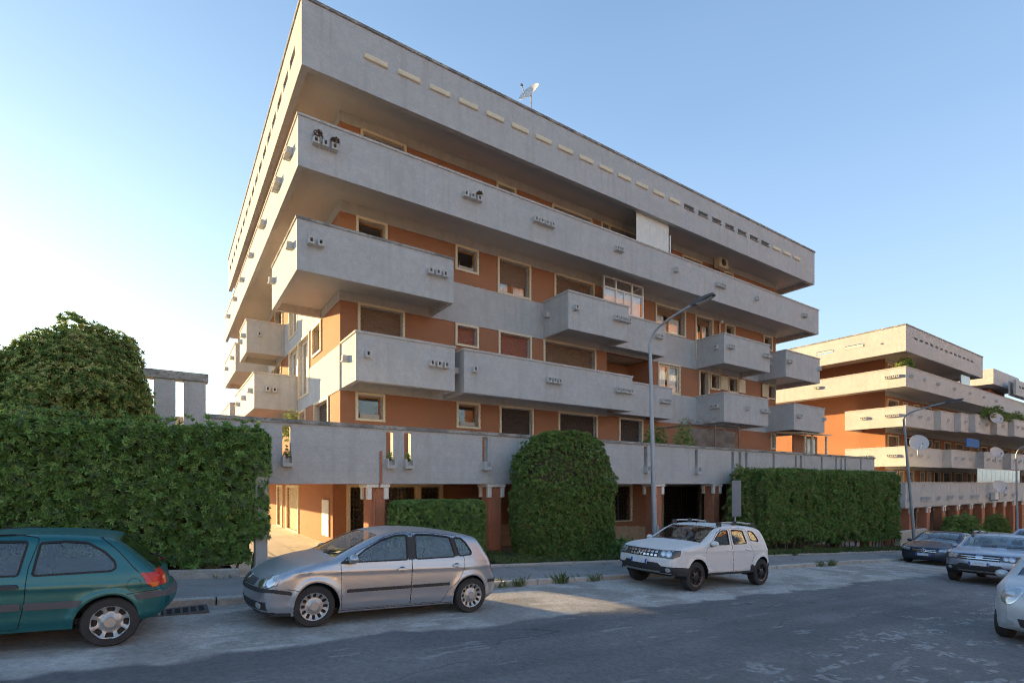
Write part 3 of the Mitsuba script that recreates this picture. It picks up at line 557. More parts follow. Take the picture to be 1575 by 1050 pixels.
# lower wing farther on: stair tower and second roof parapet
put('stair_tower', MB().box(74, 80, 17.5, 26, 11.2, 12.2).box(74, 74.4, 17.5, 26, 9, 11.2).m(), 'm_orange', B2)
put('tower_parapet', MB().box(71.5, 81.0, 16.5, 28, 12.3, 13.9).m(), 'm_concrete', B2)
put('roof_parapet', MB().wall(sbox(74.5, 11.3, 96, 12.9).difference(unary_union([sbox(76 + 1.2 * i - .4, 12.1, 76 + 1.2 * i + .4, 12.35) for i in range(12)])), 'y', 15.4, .2).box(74.5, 96, 15.9, 16, 11.3, 12.8).m(), 'm_concrete', B2)
# podium
ps = [40.3, 42.6, 43.1, 43.6, 45.6, 47.6, 48.1, 50.2, 52.8, 53.4, 54.0, 56.5, 59.0, 61.5, 64]
pp2 = put('podium_parapet', MB().wall(sbox(39.9, .3, 95, 1.92).difference(unary_union([sbox(s - .04, 1.0, s + .04, 1.85) for s in ps])), 'y', 13.5, .2).box(39.9, 40.1, 13.7, 34, .3, 1.92).m(), 'm_concrete', B2)
put('cap', MB().box(39.86, 95, 13.45, 13.75, 1.92, 2.0).m(), 'm_cap_light', pp2)
put('terrace_deck', MB().box(40.1, 95, 13.7, 37, .5, .68).m(), 'm_soffit', B2)
for s in ps: trough(pp2, s, 13.5, .88, 'y', TR2)
put('ground_wall', MB().box(42, 95, 17.0, 17.2, -6, .5).box(42, 42.2, 17.2, 34, -5, .5).m(), 'm_orange', B2)
for i in range(12):
    a = 43.2 + i * 3.0
    put('shop_door', MB().box(a, a + 1.5, 16.9, 16.99, -5, -.1).m(), 'm_shutter_dark' if i % 3 else 'm_cream', B2)
for i in range(14):
    cx_ = 41.2 + 3.0 * i
    col = put('column', MB().cbox(cx_ - .3, cx_ + .3, 13.6, 14.15, float(gz(cx_)) - .1, .22, .03).m(), 'm_column', B2)
    put('capital', capm, None, col, tw=T().translate([cx_, 13.86, .3]))
# glazed veranda, awnings on the second block
vg = put('veranda', MB().box(57.5, 70.5, 14.28, 14.36, 2.0, 2.06).box(57.5, 70.5, 14.28, 14.36, 3.14, 3.2).m(), 'm_white', B2, label='long glazed veranda on the lowest terrace of the far block')
for i in range(10): put('pane', MB().box(57.55 + i * 1.3, 58.78 + i * 1.3, 14.3, 14.33, 2.06, 3.14).m(), 'm_frosted', vg)
put('awning', MB().box(57.5, 60.9, 15.0, 15.1, 5.1, 5.85).m(), 'm_blue_awning', thing('blue_awning', 'blue cloth screen hanging on a middle balcony of the far block', 'awning'))
put('awning', MB().box(61.0, 63.4, 16.3, 16.4, 11.0, 12.0).m(), 'm_frosted', thing('terrace_screen', 'pale glass wind screen on the top terrace of the far block', 'screen'))

# ================================================================ BUILDING ACROSS THE STREET (behind the camera; mirrored in the car windows)
B3 = thing('apartment_building', 'orange and cream block across the street behind the viewer', 'apartment building')
put('wall', MB().box(36, 78, -30, -16, -6, 27).m(), 'm_orange', B3)
for z in np.arange(-1.5, 26, 3.1): put('balcony', MB().box(36, 78, -16, -14.6, z, z + 1.25).m(), 'm_concrete', B3)
for i in range(9):
    for z in np.arange(.3, 25, 3.1): put('window', MB().box(38 + i * 4.4, 39.8 + i * 4.4, -16, -15.95, z, z + 1.5).m(), 'm_shutter', B3)
B4 = thing('garden_building', 'low cream house across the street behind the viewer', 'house')
put('wall', MB().box(-8, 15, -24, -14, -1, 4.2).m(), 'm_stone', B4)
put('roof', MB().add([(-8.5, -13.5, 4.2), (15.5, -13.5, 4.2), (15.5, -24.5, 4.2), (-8.5, -24.5, 4.2), (-4, -19, 6.4), (11, -19, 6.4)], [[0, 1, 5], [0, 5, 4], [1, 2, 5], [2, 3, 4], [2, 4, 5], [3, 0, 4]]).m(), 'm_column', B4)
for i in range(5): put('window', MB().box(-6 + i * 4, -4.7 + i * 4, -14, -13.95, 1.0, 2.6).m(), 'm_shutter_dark', B4)

# ================================================================ CARS
def smooth_path(pts, it=2):
    p = np.array(pts, float)
    for _ in range(it):
        q = [p[0]]
        for a, b in zip(p[:-1], p[1:]): q += [a * .75 + b * .25, a * .25 + b * .75]
        q.append(p[-1]); p = np.array(q)
    return p
def resample(p, h):
    d = np.r_[0, np.cumsum(np.linalg.norm(np.diff(p, axis=0), axis=1))]; n = max(2, int(d[-1] / h) + 1)
    s = np.linspace(0, d[-1], n); return np.stack([np.interp(s, d, p[:, k]) for k in range(p.shape[1])], 1)
def tri2d(poly, h, extra=None):
    vs, fs, n = [], [], 0
    for g in getattr(poly, 'geoms', [poly]):
        if g.area < 1e-5: continue
        pts = [resample(np.array(r.coords), h * .6)[:-1] for r in [g.exterior, *g.interiors]]
        x0, y0, x1, y1 = g.bounds
        X, Y = np.meshgrid(np.arange(x0, x1, h), np.arange(y0, y1, h)); X = X + (np.arange(len(X))[:, None] % 2) * h / 2
        q = np.stack([X.ravel(), Y.ravel()], 1)
        if extra is not None: q = np.vstack([q, extra])
        inn = g.buffer(-h * .35)
        q = q[shapely.contains_xy(inn, q[:, 0], q[:, 1])] if not inn.is_empty else q[:0]
        p = np.vstack(pts + [q]); t = Delaunay(p, qhull_options='QJ').simplices; c = p[t].mean(1)
        gb = g.buffer(1e-4); t = t[shapely.contains_xy(gb, c[:, 0], c[:, 1])]
        a, b, d = p[t[:, 0]], p[t[:, 1]], p[t[:, 2]]; ar = (b - a)[:, 0] * (d - a)[:, 1] - (b - a)[:, 1] * (d - a)[:, 0]
        t[ar < 0] = t[ar < 0][:, ::-1]; t = t[np.abs(ar) > 1e-9]
        vs.append(p); fs.append(t + n); n += len(p)
    return (np.vstack(vs), np.vstack(fs)) if vs else (np.zeros((0, 2)), np.zeros((0, 3), int))
def rpoly(pts, r=.03):
    p = Polygon(pts); return p.buffer(-r).buffer(r * 1.0) if r else p
class Car:
    def __init__(s, name, label, cat, paint_, L, W, top, wheels, rw, arch, belt, zs, x0, yc, fb=.14, rb=.08, tum=.30, re=.075, doors=(), wins=(), black=(), ws=None, rg=None, kz=1.0, flip=False, hood_r=None, detail=.035, tilt=True, floor=.22):
        s.L, s.W, s.belt, s.tum, s.re, s.fb, s.rb, s.paint, s.zs = L, W, belt, tum, re, fb, rb, paint_, zs
        s.wheels, s.rw, s.arch = wheels, rw, arch
        s.key = thing(name, label, cat)
        s.tw = T().translate([x0, yc, float(gz(x0))]).rotate([0, 1, 0], math.degrees(math.atan(0.057)))
        top = [(a, b if b < belt else belt + (b - belt) * kz) for a, b in top]
        s.path = resample(smooth_path(top, 2), detail * .8); s.line = LineString(s.path)
        zb = zs
        sil = Polygon(np.vstack([s.path, [(s.path[-1][0], zb + .0), (s.path[0][0], zb)]])).buffer(0)
        sil = Polygon(s.path).union(sil).buffer(0)
        s.sil0 = sil
        for wx in wheels: sil = sil.difference(Point(wx, rw - .01).buffer(arch, 32))
        wu = unary_union([rpoly(w, .025) for w in wins]) if wins else Polygon()
        s.body_v = []
        dpoly = [rpoly(d, .03).intersection(sil) for d in doors]
        du = unary_union(dpoly) if dpoly else Polygon()
        off = [s.line.parallel_offset(re * k, 'right') for k in (.04, .12, .25, .45, .7, 1.0)]
        ex = []
        for k in (.03, .1, .22, .4, .65, 1.0):
            g = sil.buffer(-re * k)
            for gg in getattr(g, 'geoms', [g]):
                if not gg.is_empty: ex.append(resample(np.array(gg.exterior.coords), detail * .8))
        ex = np.vstack(ex)
        fixed = sil.difference(wu).difference(du.buffer(.007))
        v2, f2 = tri2d(fixed, detail, ex)
        left, right = s.side(v2, f2, -1), s.side(v2, f2, 1)
        # strip over the top
        P = s.path; nt = 25; t = np.linspace(-1, 1, nt)
        yb = s.half(P[:, 0], P[:, 1], np.zeros(len(P)))
        V = np.stack([np.repeat(P[:, 0], nt), (yb[:, None] * t).ravel(), np.repeat(P[:, 1], nt)], 1); V = s.warp(V)
        def cells(mask):
            f = []
            for i in range(len(P) - 1):
                xm, zm = (P[i] + P[i + 1]) / 2
                for k in range(nt - 1):
                    if mask(xm, zm, abs(t[k] + t[k + 1]) / 2): a = i * nt + k; f += [[a, a + 1, a + nt + 1], [a, a + nt + 1, a + nt]]
            return np.array(f)
        inw = lambda x, z, tt: ws is not None and ws[0] < x < ws[1] and z > ws[2] and tt < .90
        inr = lambda x, z, tt: rg is not None and rg[0] < x < rg[1] and z > rg[2] and tt < .86
        fs_ = cells(lambda x, z, tt: not (inw(x, z, tt) or inr(x, z, tt)))
        body = trimesh.Trimesh(np.vstack([left[0], right[0], V]), np.vstack([left[1], right[1] + len(left[0]), fs_ + 2 * len(left[0])]), process=False)
        body.merge_vertices(digits_vertex=4); body.remove_unreferenced_vertices()
        s.body = body; s.nrm = None
        s.add('body', body, paint_, smooth=38)
        for nm, mk in (('windscreen', inw), ('rear_window', inr)):
            f = cells(mk)
            if len(f):
                n_ = trimesh.Trimesh(V, f, process=False); vv = V - 0.006 * n_.vertex_normals * np.sign(n_.face_normals[:, 2].mean() + 1e-9)
                m = trimesh.Trimesh(vv, f, process=False); m.remove_unreferenced_vertices(); s.add(nm, m, 'm_carglass', smooth=60)
                m2 = trimesh.Trimesh(V, f, process=False)
        for d in dpoly:
            v, f = tri2d(d.difference(wu), detail, ex)
            for sg in (-1, 1):
                a = s.side(v, f, sg); s.add('door', trimesh.Trimesh(*a, process=False), paint_, smooth=38)
        if dpoly:
            seam = unary_union([d.buffer(.014).difference(d.buffer(-.006)) for d in dpoly]).difference(wu)
            s.sidep('door_seam', seam, 'm_rubber', -.012, both=True)
        for w in wins:
            p = rpoly(w, .025)
            for sg in (-1, 1):
                v, f = tri2d(p.buffer(.004), .05); a = s.side(v, f, sg, -.010); s.add('side_window', trimesh.Trimesh(*a, process=False), 'm_carglass', smooth=60)
        if wins: s.sidep('window_seal', unary_union([rpoly(w, .025).buffer(.012).difference(rpoly(w, .025).buffer(-.008)) for w in wins]), 'm_rubber', .005, both=True)
        for b_ in black: s.sidep('pillar_trim', rpoly(b_, .008).difference(wu), 'm_plastic', .002, both=True)
        # wheel arch liners, underbody, cabin
        for wx in wheels:
            for sg in (-1, 1):
                an = np.linspace(-.15, math.pi + .15, 24); v = []
                for a in an:
                    xx, zz = wx + arch * math.cos(a), rw - .01 + arch * math.sin(a); h0 = float(s.half(np.array([xx]), np.array([zz]), np.array([1.0]))[0])
                    v += [(xx, sg * (h0 - .002), zz), (xx, sg * (W / 2 - .32), zz)]
                f = []
                for i in range(23): f += [[2 * i, 2 * i + 2, 2 * i + 3], [2 * i, 2 * i + 3, 2 * i + 1]]
                s.add('wheel_arch', trimesh.Trimesh(s.warp(np.array(v)), f, process=False), 'm_rubber', smooth=60)
        hw = W / 2 - .30
        s.add('underbody', MB().box(.30, L - .5, -hw, hw, floor - .04, floor + .16).box(wheels[0] + arch + .02, wheels[1] - arch - .02, -W / 2 + .09, W / 2 - .09, floor - .0, floor + .06).m(), 'm_rubber')
        if ws:
            xd = ws[0] + .18; zf = belt - .5
            s.add('dashboard', MB().cbox(xd, xd + .45, -W / 2 + .17, W / 2 - .17, belt - .32, belt - .04, .06).m(), 'm_seat')
            zt = s.sil0.bounds[3]
            for sy_ in (-1, 1):
                xs_ = ws[1] + .28
                m = MB().cbox(xs_ - .5, xs_ + .02, sy_ * .36 - .23, sy_ * .36 + .23, zf + .02, zf + .17, .05).cbox(xs_, xs_ + .17, sy_ * .36 - .22, sy_ * .36 + .22, zf + .1, zt - .36, .06).cbox(xs_ + .07, xs_ + .15, sy_ * .36 - .12, sy_ * .36 + .12, zt - .33, zt - .17, .03)
                s.add('seat', m.m(), 'm_seat', smooth=30)
            xr = min(wheels[1] - .1, L - .75)
            s.add('rear_seat', MB().cbox(xr, xr + .18, -W / 2 + .2, W / 2 - .2, zf + .1, zt - .4, .06).cbox(xr - .4, xr, -W / 2 + .2, W / 2 - .2, zf, zf + .14, .05).m(), 'm_seat', smooth=30)
            an = np.linspace(0, 2 * math.pi, 25); c0 = np.array([ws[1] - .12, -.36, belt - .06])
            s.add('steering_wheel', MB().tube([c0 + .18 * np.array([.35 * math.sin(a), math.cos(a), .93 * math.sin(a)]) for a in an], .014, 6).m(), 'm_plastic')
            s.add('cabin_floor', MB().box(ws[0] + .1, L - .35, -W / 2 + .13, W / 2 - .13, zf - .08, zf - .02).m(), 'm_seat')
    def add(s, name, mesh, m, smooth=False, parent=None): return put(name, mesh, m, parent or s.key, smooth=smooth, tw=s.tw)
    def half(s, x, z, d):
        W, L = s.W, s.L; zm = s.belt * .62
        pl = .5 * W - s.fb * .55 * np.clip((.75 - x) / .75, 0, 1) ** 2.4 - s.rb * .7 * np.clip((x - (L - .8)) / .8, 0, 1) ** 2.2
        lo = -.045 * np.clip((zm - z) / (zm - .15), 0, 1) ** 2; mid = -.022 * np.clip((z - zm) / (s.belt - zm), 0, 1) ** 2
        up = -s.tum * .5 * (np.sqrt((z - s.belt) ** 2 + .03 ** 2) + (z - s.belt) - .004)
        crease = .012 * np.exp(-((z - (s.belt - .13)) / .035) ** 2) + .008 * np.exp(-((z - (s.zs + .10)) / .04) ** 2)
        fl = 0
        for wx in s.wheels:
            rr = np.hypot(x - wx, z - s.rw); fl = fl + .020 * np.exp(-((rr - s.arch - .01) / .055) ** 2)
        w = pl + lo + mid + np.minimum(up, 0) + crease + fl
        r = s.re; dd = np.clip(d, 0, r)
        return w - r + np.sqrt(np.maximum(r * r - (r - dd) ** 2, 0))
    def warp(s, v):
        v = np.array(v, float); W, L = s.W, s.L; q = (2 * v[:, 1] / W) ** 2
        x = v[:, 0].copy()
        v[:, 0] += s.fb * q * np.clip(1 - x / .8, 0, 1) ** 1.3 - s.rb * q * np.clip((x - (L - .7)) / .7, 0, 1) ** 1.3
        v[:, 2] -= .042 * q * np.clip((v[:, 2] - s.belt + .25) / .35, 0, 1)
        return v
    def side(s, v2, f2, sg, off=0.0):
        d = shapely.distance(shapely.points(v2), s.line); y = s.half(v2[:, 0], v2[:, 1], d) + off
        return s.warp(np.stack([v2[:, 0], sg * y, v2[:, 1]], 1)), (f2 if sg < 0 else f2[:, ::-1])
    def sidep(s, name, poly, m, off=.006, both=False, h=.04, skirt=True):
        k = None
        for sg in ((-1, 1) if both else (-1,)):
            v, f = tri2d(poly, h)
            if not len(f): return
            a, fa = s.side(v, f, sg, off)
            if skirt and off > .003:
                e = np.sort(np.vstack([f[:, [0, 1]], f[:, [1, 2]], f[:, [2, 0]]]), 1); u, c = np.unique(e, axis=0, return_counts=True); bd = u[c == 1]
                b, _ = s.side(v, f, sg, -.006); n = len(a)
                a = np.vstack([a, b]); fa = np.vstack([fa, *[[[p, q, q + n], [p, q + n, p + n]] for p, q in bd]])
            k = s.add(name, trimesh.Trimesh(a, fa, process=False), m, smooth=35)
        return k
    def patch(s, name, corners, a, m, off=.006, h=.03, parent=None, r=.0, holes_=None):
        """a patch of the body surface seen from azimuth a (0 front, 90 left side, 180 rear), outlined by 3-D corner points"""
        ar = math.radians(a); d = np.array([-math.cos(ar), -math.sin(ar)]); l = np.array([-math.sin(ar), math.cos(ar)])
        if not hasattr(s, 'cache'): s.cache = {}
        if a not in s.cache:
            vn = s.body.vertex_normals; bv = s.body.vertices; cen = np.array([s.L / 2, 0, .5]); sgn = np.sign(((bv - cen) * vn).sum(1)); vn = vn * sgn[:, None]
            ok = vn[:, :2] @ d > .12; b = bv[ok]; u = b[:, :2] @ l; dep = b[:, :2] @ d
            s.cache[a] = LinearNDInterpolator(np.stack([u, b[:, 2]], 1) + np.random.default_rng(1).normal(0, 1e-6, (len(u), 2)), dep)
        c = np.array(corners, float); pol = Polygon(np.stack([c[:, :2] @ l, c[:, 2]], 1))
        if r: pol = pol.buffer(-r).buffer(r)
        v, f = tri2d(pol, h); dep = s.cache[a](v)
        med = np.nanmedian(dep); dep = np.where(np.isnan(dep), med, dep)
        def pos(o): return np.stack([v[:, 0] * l[0] + (dep + o) * d[0], v[:, 0] * l[1] + (dep + o) * d[1], v[:, 1]], 1)
        n = len(v); V = np.vstack([pos(off), pos(-.02)])
        e = np.sort(np.vstack([f[:, [0, 1]], f[:, [1, 2]], f[:, [2, 0]]]), 1); u_, cc = np.unique(e, axis=0, return_counts=True); bd = u_[cc == 1]
        F = np.vstack([f, *[[[p, q, q + n], [p, q + n, p + n]] for p, q in bd]])
        return s.add(name, trimesh.Trimesh(V, F, process=False), m, smooth=35, parent=parent)
    def fpatch(s, name, yz, m, off=.006, **k): return s.patch(name, [(0, y, z) for y, z in yz], 0, m, off, **k)
    def wheel(s, rimm, style, width=.185):
        r = s.rw; rr = r * .655
        prof = np.array([(rr - .02, -width * .46), (rr + .0, -width * .5), (rr + .035, -width * .53), (r * .93, -width * .51), (r * .975, -width * .44), (r, -width * .34), (r, width * .34), (r * .975, width * .44), (r * .93, width * .5), (rr, width * .5)])
        ty = trimesh.creation.revolve(prof, sections=56)
        grooves = MB()
        disc = Point(0, 0).buffer(rr + .004, 32)
        cut = []
        if style == 'poly':
            for i in range(12):
                a = i * math.pi / 6; big = i % 1 == 0
                cut.append(shapely.affinity.rotate(shapely.affinity.translate(sbox(-.016, -.024, .016, .024).buffer(.006), 0, rr * .80), math.degrees(a), origin=(0, 0)))
        elif style == 'fies':
            for i in range(8): cut.append(shapely.affinity.rotate(Polygon([(-.028, rr * .68), (.028, rr * .68), (.040, rr * .93), (-.040, rr * .93)]).buffer(-.006).buffer(.01), i * 45, origin=(0, 0)))
        else:
            for i in range(5):
                cut.append(shapely.affinity.rotate(Polygon([(-.03, rr * .36), (.03, rr * .36), (.085, rr * .88), (-.085, rr * .88)]).buffer(-.01).buffer(.014), i * 72, origin=(0, 0)))
                cut.append(shapely.affinity.rotate(Polygon([(-.004, rr * .45), (.004, rr * .45), (.02, rr * .9), (-.02, rr * .9)]).buffer(.004), i * 72 + 36, origin=(0, 0)))
        disc = disc.difference(unary_union(cut))
        v, f = tri2d(disc, .022); rad = np.hypot(v[:, 0], v[:, 1])
        dome = -.022 * np.exp(-(rad / (rr * .36)) ** 4) + .018 * np.exp(-((rad - rr * .62) / (rr * .2)) ** 2) - .016 * np.clip((rad - rr * .86) / (rr * .14), 0, 1)
        ribs = 0
        if style == 'fies': ribs = -.010 * np.cos(8 * np.arctan2(v[:, 0], v[:, 1]) + math.pi) * np.clip((rad - rr * .45) / (rr * .3), 0, 1)
        e = np.sort(np.vstack([f[:, [0, 1]], f[:, [1, 2]], f[:, [2, 0]]]), 1); u_, cc = np.unique(e, axis=0, return_counts=True); bd = u_[cc == 1]; n = len(v)
        V = np.vstack([np.stack([v[:, 0], dome + ribs - width * .44, v[:, 1]], 1), np.stack([v[:, 0], np.zeros(n) - width * .44 + .035, v[:, 1]], 1)])
        rim = trimesh.Trimesh(V, np.vstack([f, *[[[p, q, q + n], [p, q + n, p + n]] for p, q in bd]]), process=False)
        R = trimesh.transformations.rotation_matrix(math.pi / 2, (1, 0, 0)); ty.apply_transform(R)
        hubd = MB().cyl((0, -width * .44 + .04, 0), (0, width * .4, 0), rr, n=40).m()
        hub = MB().cyl((0, -width * .44 - .028, 0), (0, -width * .3, 0), .055, .065, 24).m()
        for wx in s.wheels:
            for sg in (-1, 1):
                w = numbered(s.key + '__wheel'); tw = s.tw @ T().translate([wx, sg * (s.W / 2 - width / 2 - .015), r]) @ (T() if sg < 0 else T().rotate([0, 0, 1], 180))
                put('tyre', ty, 'm_tyre', w, smooth=40, tw=tw); put('rim', rim, rimm, w, smooth=35, tw=tw); put('brake_drum', hubd, 'm_rubber', w, smooth=40, tw=tw); put('hub_cap', hub, rimm, w, smooth=35, tw=tw)
    def mirror(s, x, z, m):
        for sg in (-1, 1):
            y = sg * (s.W / 2 + .06); k = trimesh.creation.icosphere(subdivisions=3, radius=1); v = k.vertices * [.075, .095, .066]; v[:, 0] = np.minimum(v[:, 0], .05)
            s.add('mirror', trimesh.Trimesh(v + [x, y, z], k.faces, process=False), m, smooth=40)
            s.add('mirror_foot', MB().box(x - .04, x + .05, sg * (s.W / 2 - .08), sg * (s.W / 2 + .02), z - .07, z - .03).m(), 'm_plastic')
    def handle(s, x0, x1, z, m='m_plastic', h=.022, off=.03):
        p = LineString([(x0, z), (x1, z)]).buffer(h); s.sidep('door_handle', p, m, off, both=True, h=.02)
    def plate(s, y, z, x, w=.26):
        k = s.add('number_plate', MB().cbox(x - .012, x, y - w, y + w, z - .055, z + .055, .004).m(), 'm_plate')
        for sg in (-1, 1): s.add('blue_band', MB().box(x - .0135, x - .003, y + sg * (w - .03) - .026, y + sg * (w - .03) + .026, z - .05, z + .05).m(), 'm_plateblue', parent=k)
        return k
    def seam(s, pts, w=.006, m='m_rubber'): s.sidep('panel_gap', LineString(pts).buffer(w / 2 + .002), m, .0015, both=True, h=.03, skirt=False)

# --- teal three-door hatchback (left edge)
c = Car('parked_car', 'teal green three door hatchback cut off by the left edge of the picture', 'car', 'm_teal', 3.83, 1.63,
    [(.14, .22), (.02, .28), (.0, .42), (.02, .56), (.10, .64), (.30, .72), (.7, .80), (1.02, .85), (1.3, 1.0), (1.62, 1.17), (1.85, 1.25), (2.2, 1.30), (2.7, 1.305), (3.02, 1.28), (3.16, 1.255), (3.24, 1.21), (3.50, .98), (3.66, .83), (3.71, .76), (3.735, .64), (3.80, .585), (3.83, .50), (3.81, .40), (3.72, .30), (3.52, .25), (3.42, .24)],
    (.74, 3.19), .275, .325, .84, .235, -3.73, 7.35 + .815, fb=.16, rb=.14, tum=.37, re=.08,
    doors=[[(1.12, .27), (2.42, .27), (2.455, .55), (2.455, .80), (2.46, .95), (2.52, 1.24), (2.2, 1.27), (1.75, 1.20), (1.16, .86), (1.10, .7)]],
    wins=[[(1.28, .86), (1.55, 1.04), (1.80, 1.165), (2.1, 1.20), (2.43, 1.205), (2.385, .86)], [(2.50, .855), (2.535, 1.19), (2.75, 1.205), (2.93, 1.19), (3.08, 1.10), (3.19, .99), (3.215, .92), (3.17, .885)]],
    ws=(1.06, 1.80, .87), rg=(3.22, 3.64, .84), kz=.915)
c.wheel('m_rim', 'fies')
c.sidep('side_molding', Polygon([(1.05, .46), (2.90, .47), (2.93, .545), (1.05, .535)]).difference(sbox(2.43, .4, 2.455, .6)), 'm_plastic_grey', .014, True)
c.handle(2.27, 2.38, .735, 'm_plastic', .026)
c.sidep('fuel_cap', Point(3.43, .70).buffer(.085).difference(Point(3.43, .70).buffer(.079)), 'm_rubber', .002, False, .012, False)
c.seam([(3.04, 1.245), (3.2, 1.12), (3.47, .85)]); c.seam([(3.35, .585), (3.74, .625)])
tl = c.sidep('tail_light', Polygon([(3.49, .845), (3.72, .835), (3.72, .66), (3.64, .655), (3.585, .70)]), 'm_red', .008, True)
c.sidep('indicator_lens', Polygon([(3.615, .715), (3.71, .72), (3.70, .66), (3.645, .66)]), 'm_amber', .011, True)
c.patch('tail_light', [(3.66, -.72, .835), (3.75, -.5, .835), (3.75, -.5, .66), (3.66, -.72, .66)], 150, 'm_red', .008)
c.sidep('bumper_strip', Polygon([(3.44, .575), (3.50, .515), (3.79, .535), (3.79, .60)]), 'm_plastic_grey', .012, True)
c.patch('bumper_strip', [(3.8, -.78, .60), (3.8, .78, .60), (3.8, .78, .53), (3.8, -.78, .53)], 180, 'm_plastic_grey', .012)
c.add('rear_wiper', MB().tube([(3.69, .0, .86), (3.60, -.16, .95), (3.52, -.36, 1.0)], .012, 6).m(), 'm_plastic')
c.mirror(1.30, .93, 'm_plastic')

# --- silver five-door hatchback (centre left)
c = Car('parked_car', 'silver five door hatchback parked in front of the sunlit passage', 'car', 'm_silver', 3.85, 1.65,
    [(.10, .17), (.02, .24), (-.01, .36), (-.01, .50), (.02, .58), (.10, .66), (.20, .715), (.48, .825), (.80, .90), (1.0, .935), (1.22, 1.06), (1.50, 1.215), (1.72, 1.31), (2.0, 1.37), (2.35, 1.39), (2.8, 1.365), (3.1, 1.325), (3.36, 1.275), (3.42, 1.24), (3.55, 1.06), (3.64, .93), (3.70, .82), (3.735, .68), (3.80, .60), (3.835, .50), (3.84, .36), (3.77, .24), (3.60, .18)],
    (.77, 3.235), .285, .34, .90, .195, .9, 7.35 + .825, fb=.20, rb=.13, tum=.37, re=.085,
    doors=[[(1.135, .225), (2.165, .225), (2.165, 1.31), (2.0, 1.305), (1.75, 1.245), (1.40, 1.08), (1.10, .90), (1.12, .6)], [(2.178, .225), (2.70, .225), (2.80, .38), (2.98, .56), (3.07, .72), (3.08, .90), (2.97, 1.27), (2.5, 1.31), (2.178, 1.312)]],
    wins=[[(1.22, .905), (1.46, 1.08), (1.72, 1.215), (1.95, 1.275), (2.11, 1.285), (2.10, .925)], [(2.245, .93), (2.25, 1.29), (2.55, 1.285), (2.85, 1.25), (2.92, .955)], [(2.995, .965), (2.915, 1.245), (3.05, 1.235), (3.13, 1.17), (3.235, 1.02), (3.215, .985)]],
    black=[[(2.115, .92), (2.115, 1.29), (2.24, 1.29), (2.235, .925)], [(2.925, .955), (2.855, 1.25), (2.91, 1.245), (2.985, .965)], [(1.08, .885), (1.21, .995), (1.215, .895), (1.19, .875)]],
    ws=(1.03, 1.70, .945), rg=(3.43, 3.63, .94), kz=.91)
c.wheel('m_rim', 'poly')
c.sidep('side_molding', Polygon([(1.20, .452), (2.80, .475), (2.83, .495), (2.80, .52), (1.20, .498)]).difference(sbox(2.16, .4, 2.185, .6)), 'm_plastic', .014, True)
c.sidep('bumper_strip', Polygon([(.08, .49), (.37, .455), (.39, .475), (.37, .505), (.08, .54)]), 'm_plastic', .014, True)
c.fpatch('bumper_strip', [(-.74, .49), (.74, .49), (.74, .54), (-.74, .54)], 'm_plastic', .014)
c.sidep('bumper_strip', Polygon([(3.62, .485), (3.80, .485), (3.80, .535), (3.62, .53)]), 'm_plastic', .014, True)
c.patch('bumper_strip', [(3.8, -.74, .535), (3.8, .74, .535), (3.8, .74, .485), (3.8, -.74, .485)], 180, 'm_plastic', .014)
for sg in (-1, 1):
    h_ = c.patch('headlight', [(.06, sg * .45, .55), (.05, sg * .44, .66), (.30, sg * .66, .725), (.34, sg * .76, .70), (.27, sg * .79, .58), (.15, sg * .70, .53)], sg * -48, 'm_lamp', .007, r=.03)
    for (x, y, z, q) in ((.13, .56, .60, .055), (.22, .69, .615, .068)):
        an = np.linspace(0, 2 * math.pi, 20, endpoint=False); ar = math.radians(48)
        c.patch('lens', [(x - sg * math.sin(-sg * ar) * -q * math.cos(a) * sg * 0 + q * math.cos(a) * math.sin(ar), sg * (y + q * math.cos(a) * math.cos(ar)), z + q * math.sin(a)) for a in an], sg * -48, 'm_chrome', .011, .02, parent=h_)
    t_ = c.patch('tail_light', [(3.62, sg * .70, .93), (3.70, sg * .55, .93), (3.77, sg * .55, .64), (3.70, sg * .74, .63), (3.61, sg * .765, .78)], 180 + sg * 60 if sg < 0 else 240, 'm_red', .008)
gk = c.fpatch('grille', [(-.40, .555), (.40, .555), (.42, .64), (-.42, .64)], 'm_plastic', .005)
for i in range(3): c.fpatch('grille_bar', [(-.39, .572 + i * .025), (.39, .572 + i * .025), (.39, .58 + i * .025), (-.39, .58 + i * .025)], 'm_plastic_grey', .010, parent=gk)
c.fpatch('emblem', [(.052 * math.cos(a), .605 + .052 * math.sin(a)) for a in np.linspace(0, 6.28, 20)], 'm_chrome', .018, h=.02)
c.fpatch('lower_grille', [(-.70, .25), (.70, .25), (.70, .36), (-.70, .36)], 'm_plastic', .006)
for sg in (-1, 1): c.fpatch('fog_light', [(sg * .58 + .055 * math.cos(a), .305 + .045 * math.sin(a)) for a in np.linspace(0, 6.28, 16)], 'm_lamp', .012, h=.02)
c.handle(1.95, 2.07, .775, 'm_silver', .017); c.handle(2.88, 2.99, .805, 'm_silver', .017)
for x in (2.01, 2.935): c.sidep('handle_recess', shapely.affinity.scale(Point(x, .775 + (x > 2.5) * .03).buffer(.05), 1, .8), 'm_plastic_grey', .002, True, .015, False)
c.seam([(.30, .535), (.42, .525), (.50, .50)], .004)
c.sidep('side_repeater', shapely.affinity.scale(Point(1.03, .66).buffer(.03), 1, .6), 'm_lamp', .006, True, .012)
c.mirror(1.25, .93, 'm_silver')
c.sidep('sill_shade', Polygon([(1.10, .195), (2.9, .195), (2.9, .205), (1.1, .205)]), 'm_plastic', .009, True)
c.fpatch('chin', [(-.72, .18), (.72, .18), (.74, .225), (-.74, .225)], 'm_plastic', .006)
c.sidep('chin', Polygon([(.08, .17), (.40, .17), (.40, .215), (.08, .22)]), 'm_plastic', .006, True)
